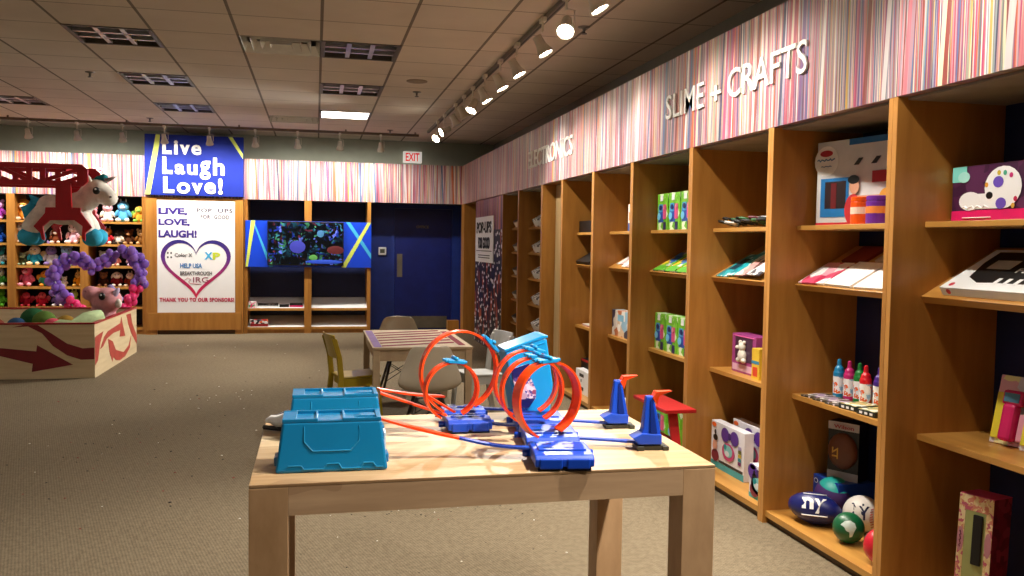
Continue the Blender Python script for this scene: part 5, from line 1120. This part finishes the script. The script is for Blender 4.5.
# patterned box bay
facebox('tall_box', 'thin white and blue box at the divider on the top shelf', 'box', 5.98, 6.19, ZA, .2, 2.28, .09, mat('#f0ece4', .4), [(mat('#3a5a9a'), 0, .4, 0, .3), (mat('#d88a3a'), .1, .6, .4, .7)])
for k, (yc, c_) in enumerate(((6.36, '#e6e4ea'), (6.18, '#d8dce6'), (6.0, '#f2f2f2'))): flat(('leftmost', 'middle', 'right')[k]+' pale paper pad on the slanted shelf of the patterned box bay', yc, .08, .02+.03*(k == 0), .22, .01, collage('pad_'+c_[1:]+str(k), [c_, '#ffffff', '#c8a8a8', c_], 12), 'paper_pad', 'paper pad')
facebox('patterned_box', 'cream box with a picture collage on the third shelf', 'box', 6.13, 6.50, ZC_, .2, 2.28, .09, collage('collage_print', ['#f0e6d8', '#e2c8a8', '#3a3a52', '#f6f2ec', '#9cc4dc', '#c87a50', '#ece4da'], 13), [(mat('#8ac4e0'), .35, .7, .6, .85)])
facebox('white_carton', 'small white carton on the bottom deck behind the far tower', 'box', 6.02, 6.14, ZF, .13, 2.24, .08, M_white, []); facebox('pink_box', 'pink box low in the patterned box bay', 'box', 5.75, 5.95, ZF, .1, 2.16, .09, mat('#c22a5c', .4), [])
# far bay
T = facebox('black_box', 'black box on the top shelf of the far bay', 'box', 6.95, 7.395, ZA, .10, 2.27, .12, M_black, [])
flat('black flat box on the slanted shelf of the far bay', 7.2, .19, .01, .28, .03, M_black, 'black_box', 'box')
T = facebox('paper_stack', 'flat white and red paper stack on the third shelf of the far bay', 'papers', 6.95, 7.25, ZC_, .02, 2.27, .2, M_offw, [(mat('#c04a4a'), 0, 1, .3, .6)])
facebox('camera_box', 'black box with a red top on the bottom deck of the far bay', 'box', 6.95, 7.36, ZF, .27, 2.30, .2, M_black, [(mat('#b02020', .4), .0, 1, .92, 1)])
facebox('white_box', 'white box with black icons before the black and red box', 'box', 6.9, 7.25, ZF, .2, 2.22, .07, M_white, [(M_dgrey, .3, .65, .72, .85), (M_dgrey, .42, .48, .5, .62), (M_dgrey, .3, .65, .15, .3)])

# ------------------------------------------------------------------ carpet debris
random.seed(11); m = MB()
def crumb(x, y, s, mi):
    m.mi = mi; a = random.uniform(0, 6); m.rings([[(x+s*math.cos(a+q), y+s*math.sin(a+q)*.7, 0) for q in (0, 1.5, 3.1, 4.7)], [(x+s*.5*math.cos(a+q), y+s*.5*math.sin(a+q)*.7, s*.5) for q in (0, 1.5, 3.1, 4.7)]])
for _ in range(190): crumb(random.gauss(.62, .22), random.gauss(4.45, .16), random.uniform(.002, .0065), random.choice((0, 0, 0, 0, 0, 2, 1)))
for _ in range(60): crumb(random.uniform(-.2, 1.4), random.uniform(3.2, 5.6), random.uniform(.002, .006), random.choice((0, 0, 0, 0, 1)))
for _ in range(90): crumb(random.gauss(-1.1, .5), random.gauss(5.6, .7), random.uniform(.003, .008), random.choice((0, 0, 0, 2, 2, 1)))
for _ in range(60): crumb(random.uniform(-2.6, 1.2), random.uniform(4.2, 11.5), random.uniform(.004, .010), random.choice((0, 1, 2)))
for _ in range(14): crumb(random.gauss(-.75, .12), random.gauss(7.6, .25), random.uniform(.005, .009), 1)
tag(m.build('carpet_debris', [mat('#241c14', .8), mat('#e8e4d8', .7), mat('#8a3a30', .7)]), 'dark and pale crumbs and confetti scattered on the carpet', 'debris', kind='stuff')
T = thing('paper_scrap', 'small black scrap lying on the carpet at far left', 'scrap', (-2.03, 6.1, 0)); MB().tube([(-2.07, 6.08, .006), (-2.04, 6.12, .008), (-2.0, 6.1, .006), (-2.03, 6.06, .006)], .006, 5).build('strip', M_black, T)

# ------------------------------------------------------------------ camera and world
F, YAW, PIT, ROL = 872., .2221, .0508, .0150
cy, sy, cp, sp_ = math.cos(YAW), math.sin(YAW), math.cos(PIT), math.sin(PIT)
Rt = Vector((cy, -sy, 0)); Fw = Vector((sy*cp, cy*cp, -sp_)); Up = Vector((sy*sp_, cy*sp_, cp))
c, s = math.cos(ROL), math.sin(ROL); R_ = Rt*c+Up*s; U_ = Up*c-Rt*s
cam = bpy.data.cameras.new('camera'); cam.sensor_width = 36; cam.lens = F/1024*36; cam.clip_start = .02
co = bpy.data.objects.new('camera', cam); COL.objects.link(co)
Mx = Matrix.Identity(4)
for i in range(3): Mx[i][0] = R_[i]; Mx[i][1] = U_[i]; Mx[i][2] = -Fw[i]
Mx.translation = Vector((0, 0, 1.331)); co.matrix_world = Mx; sc.camera = co
w = bpy.data.worlds.new('world'); sc.world = w; w.use_nodes = True; w.node_tree.nodes['Background'].inputs[0].default_value = (.5, .48, .45, 1); w.node_tree.nodes['Background'].inputs[1].default_value = .05
sc.view_settings.view_transform = 'Standard'; sc.view_settings.look = 'None'; sc.view_settings.gamma = 1; sc.view_settings.use_curve_mapping = False
sc.view_settings.exposure = 0.
try:
    sc.cycles.use_denoising = True; sc.cycles.max_bounces = 8; sc.cycles.diffuse_bounces = 4; sc.cycles.glossy_bounces = 3; sc.cycles.sample_clamp_indirect = 6
except Exception: pass
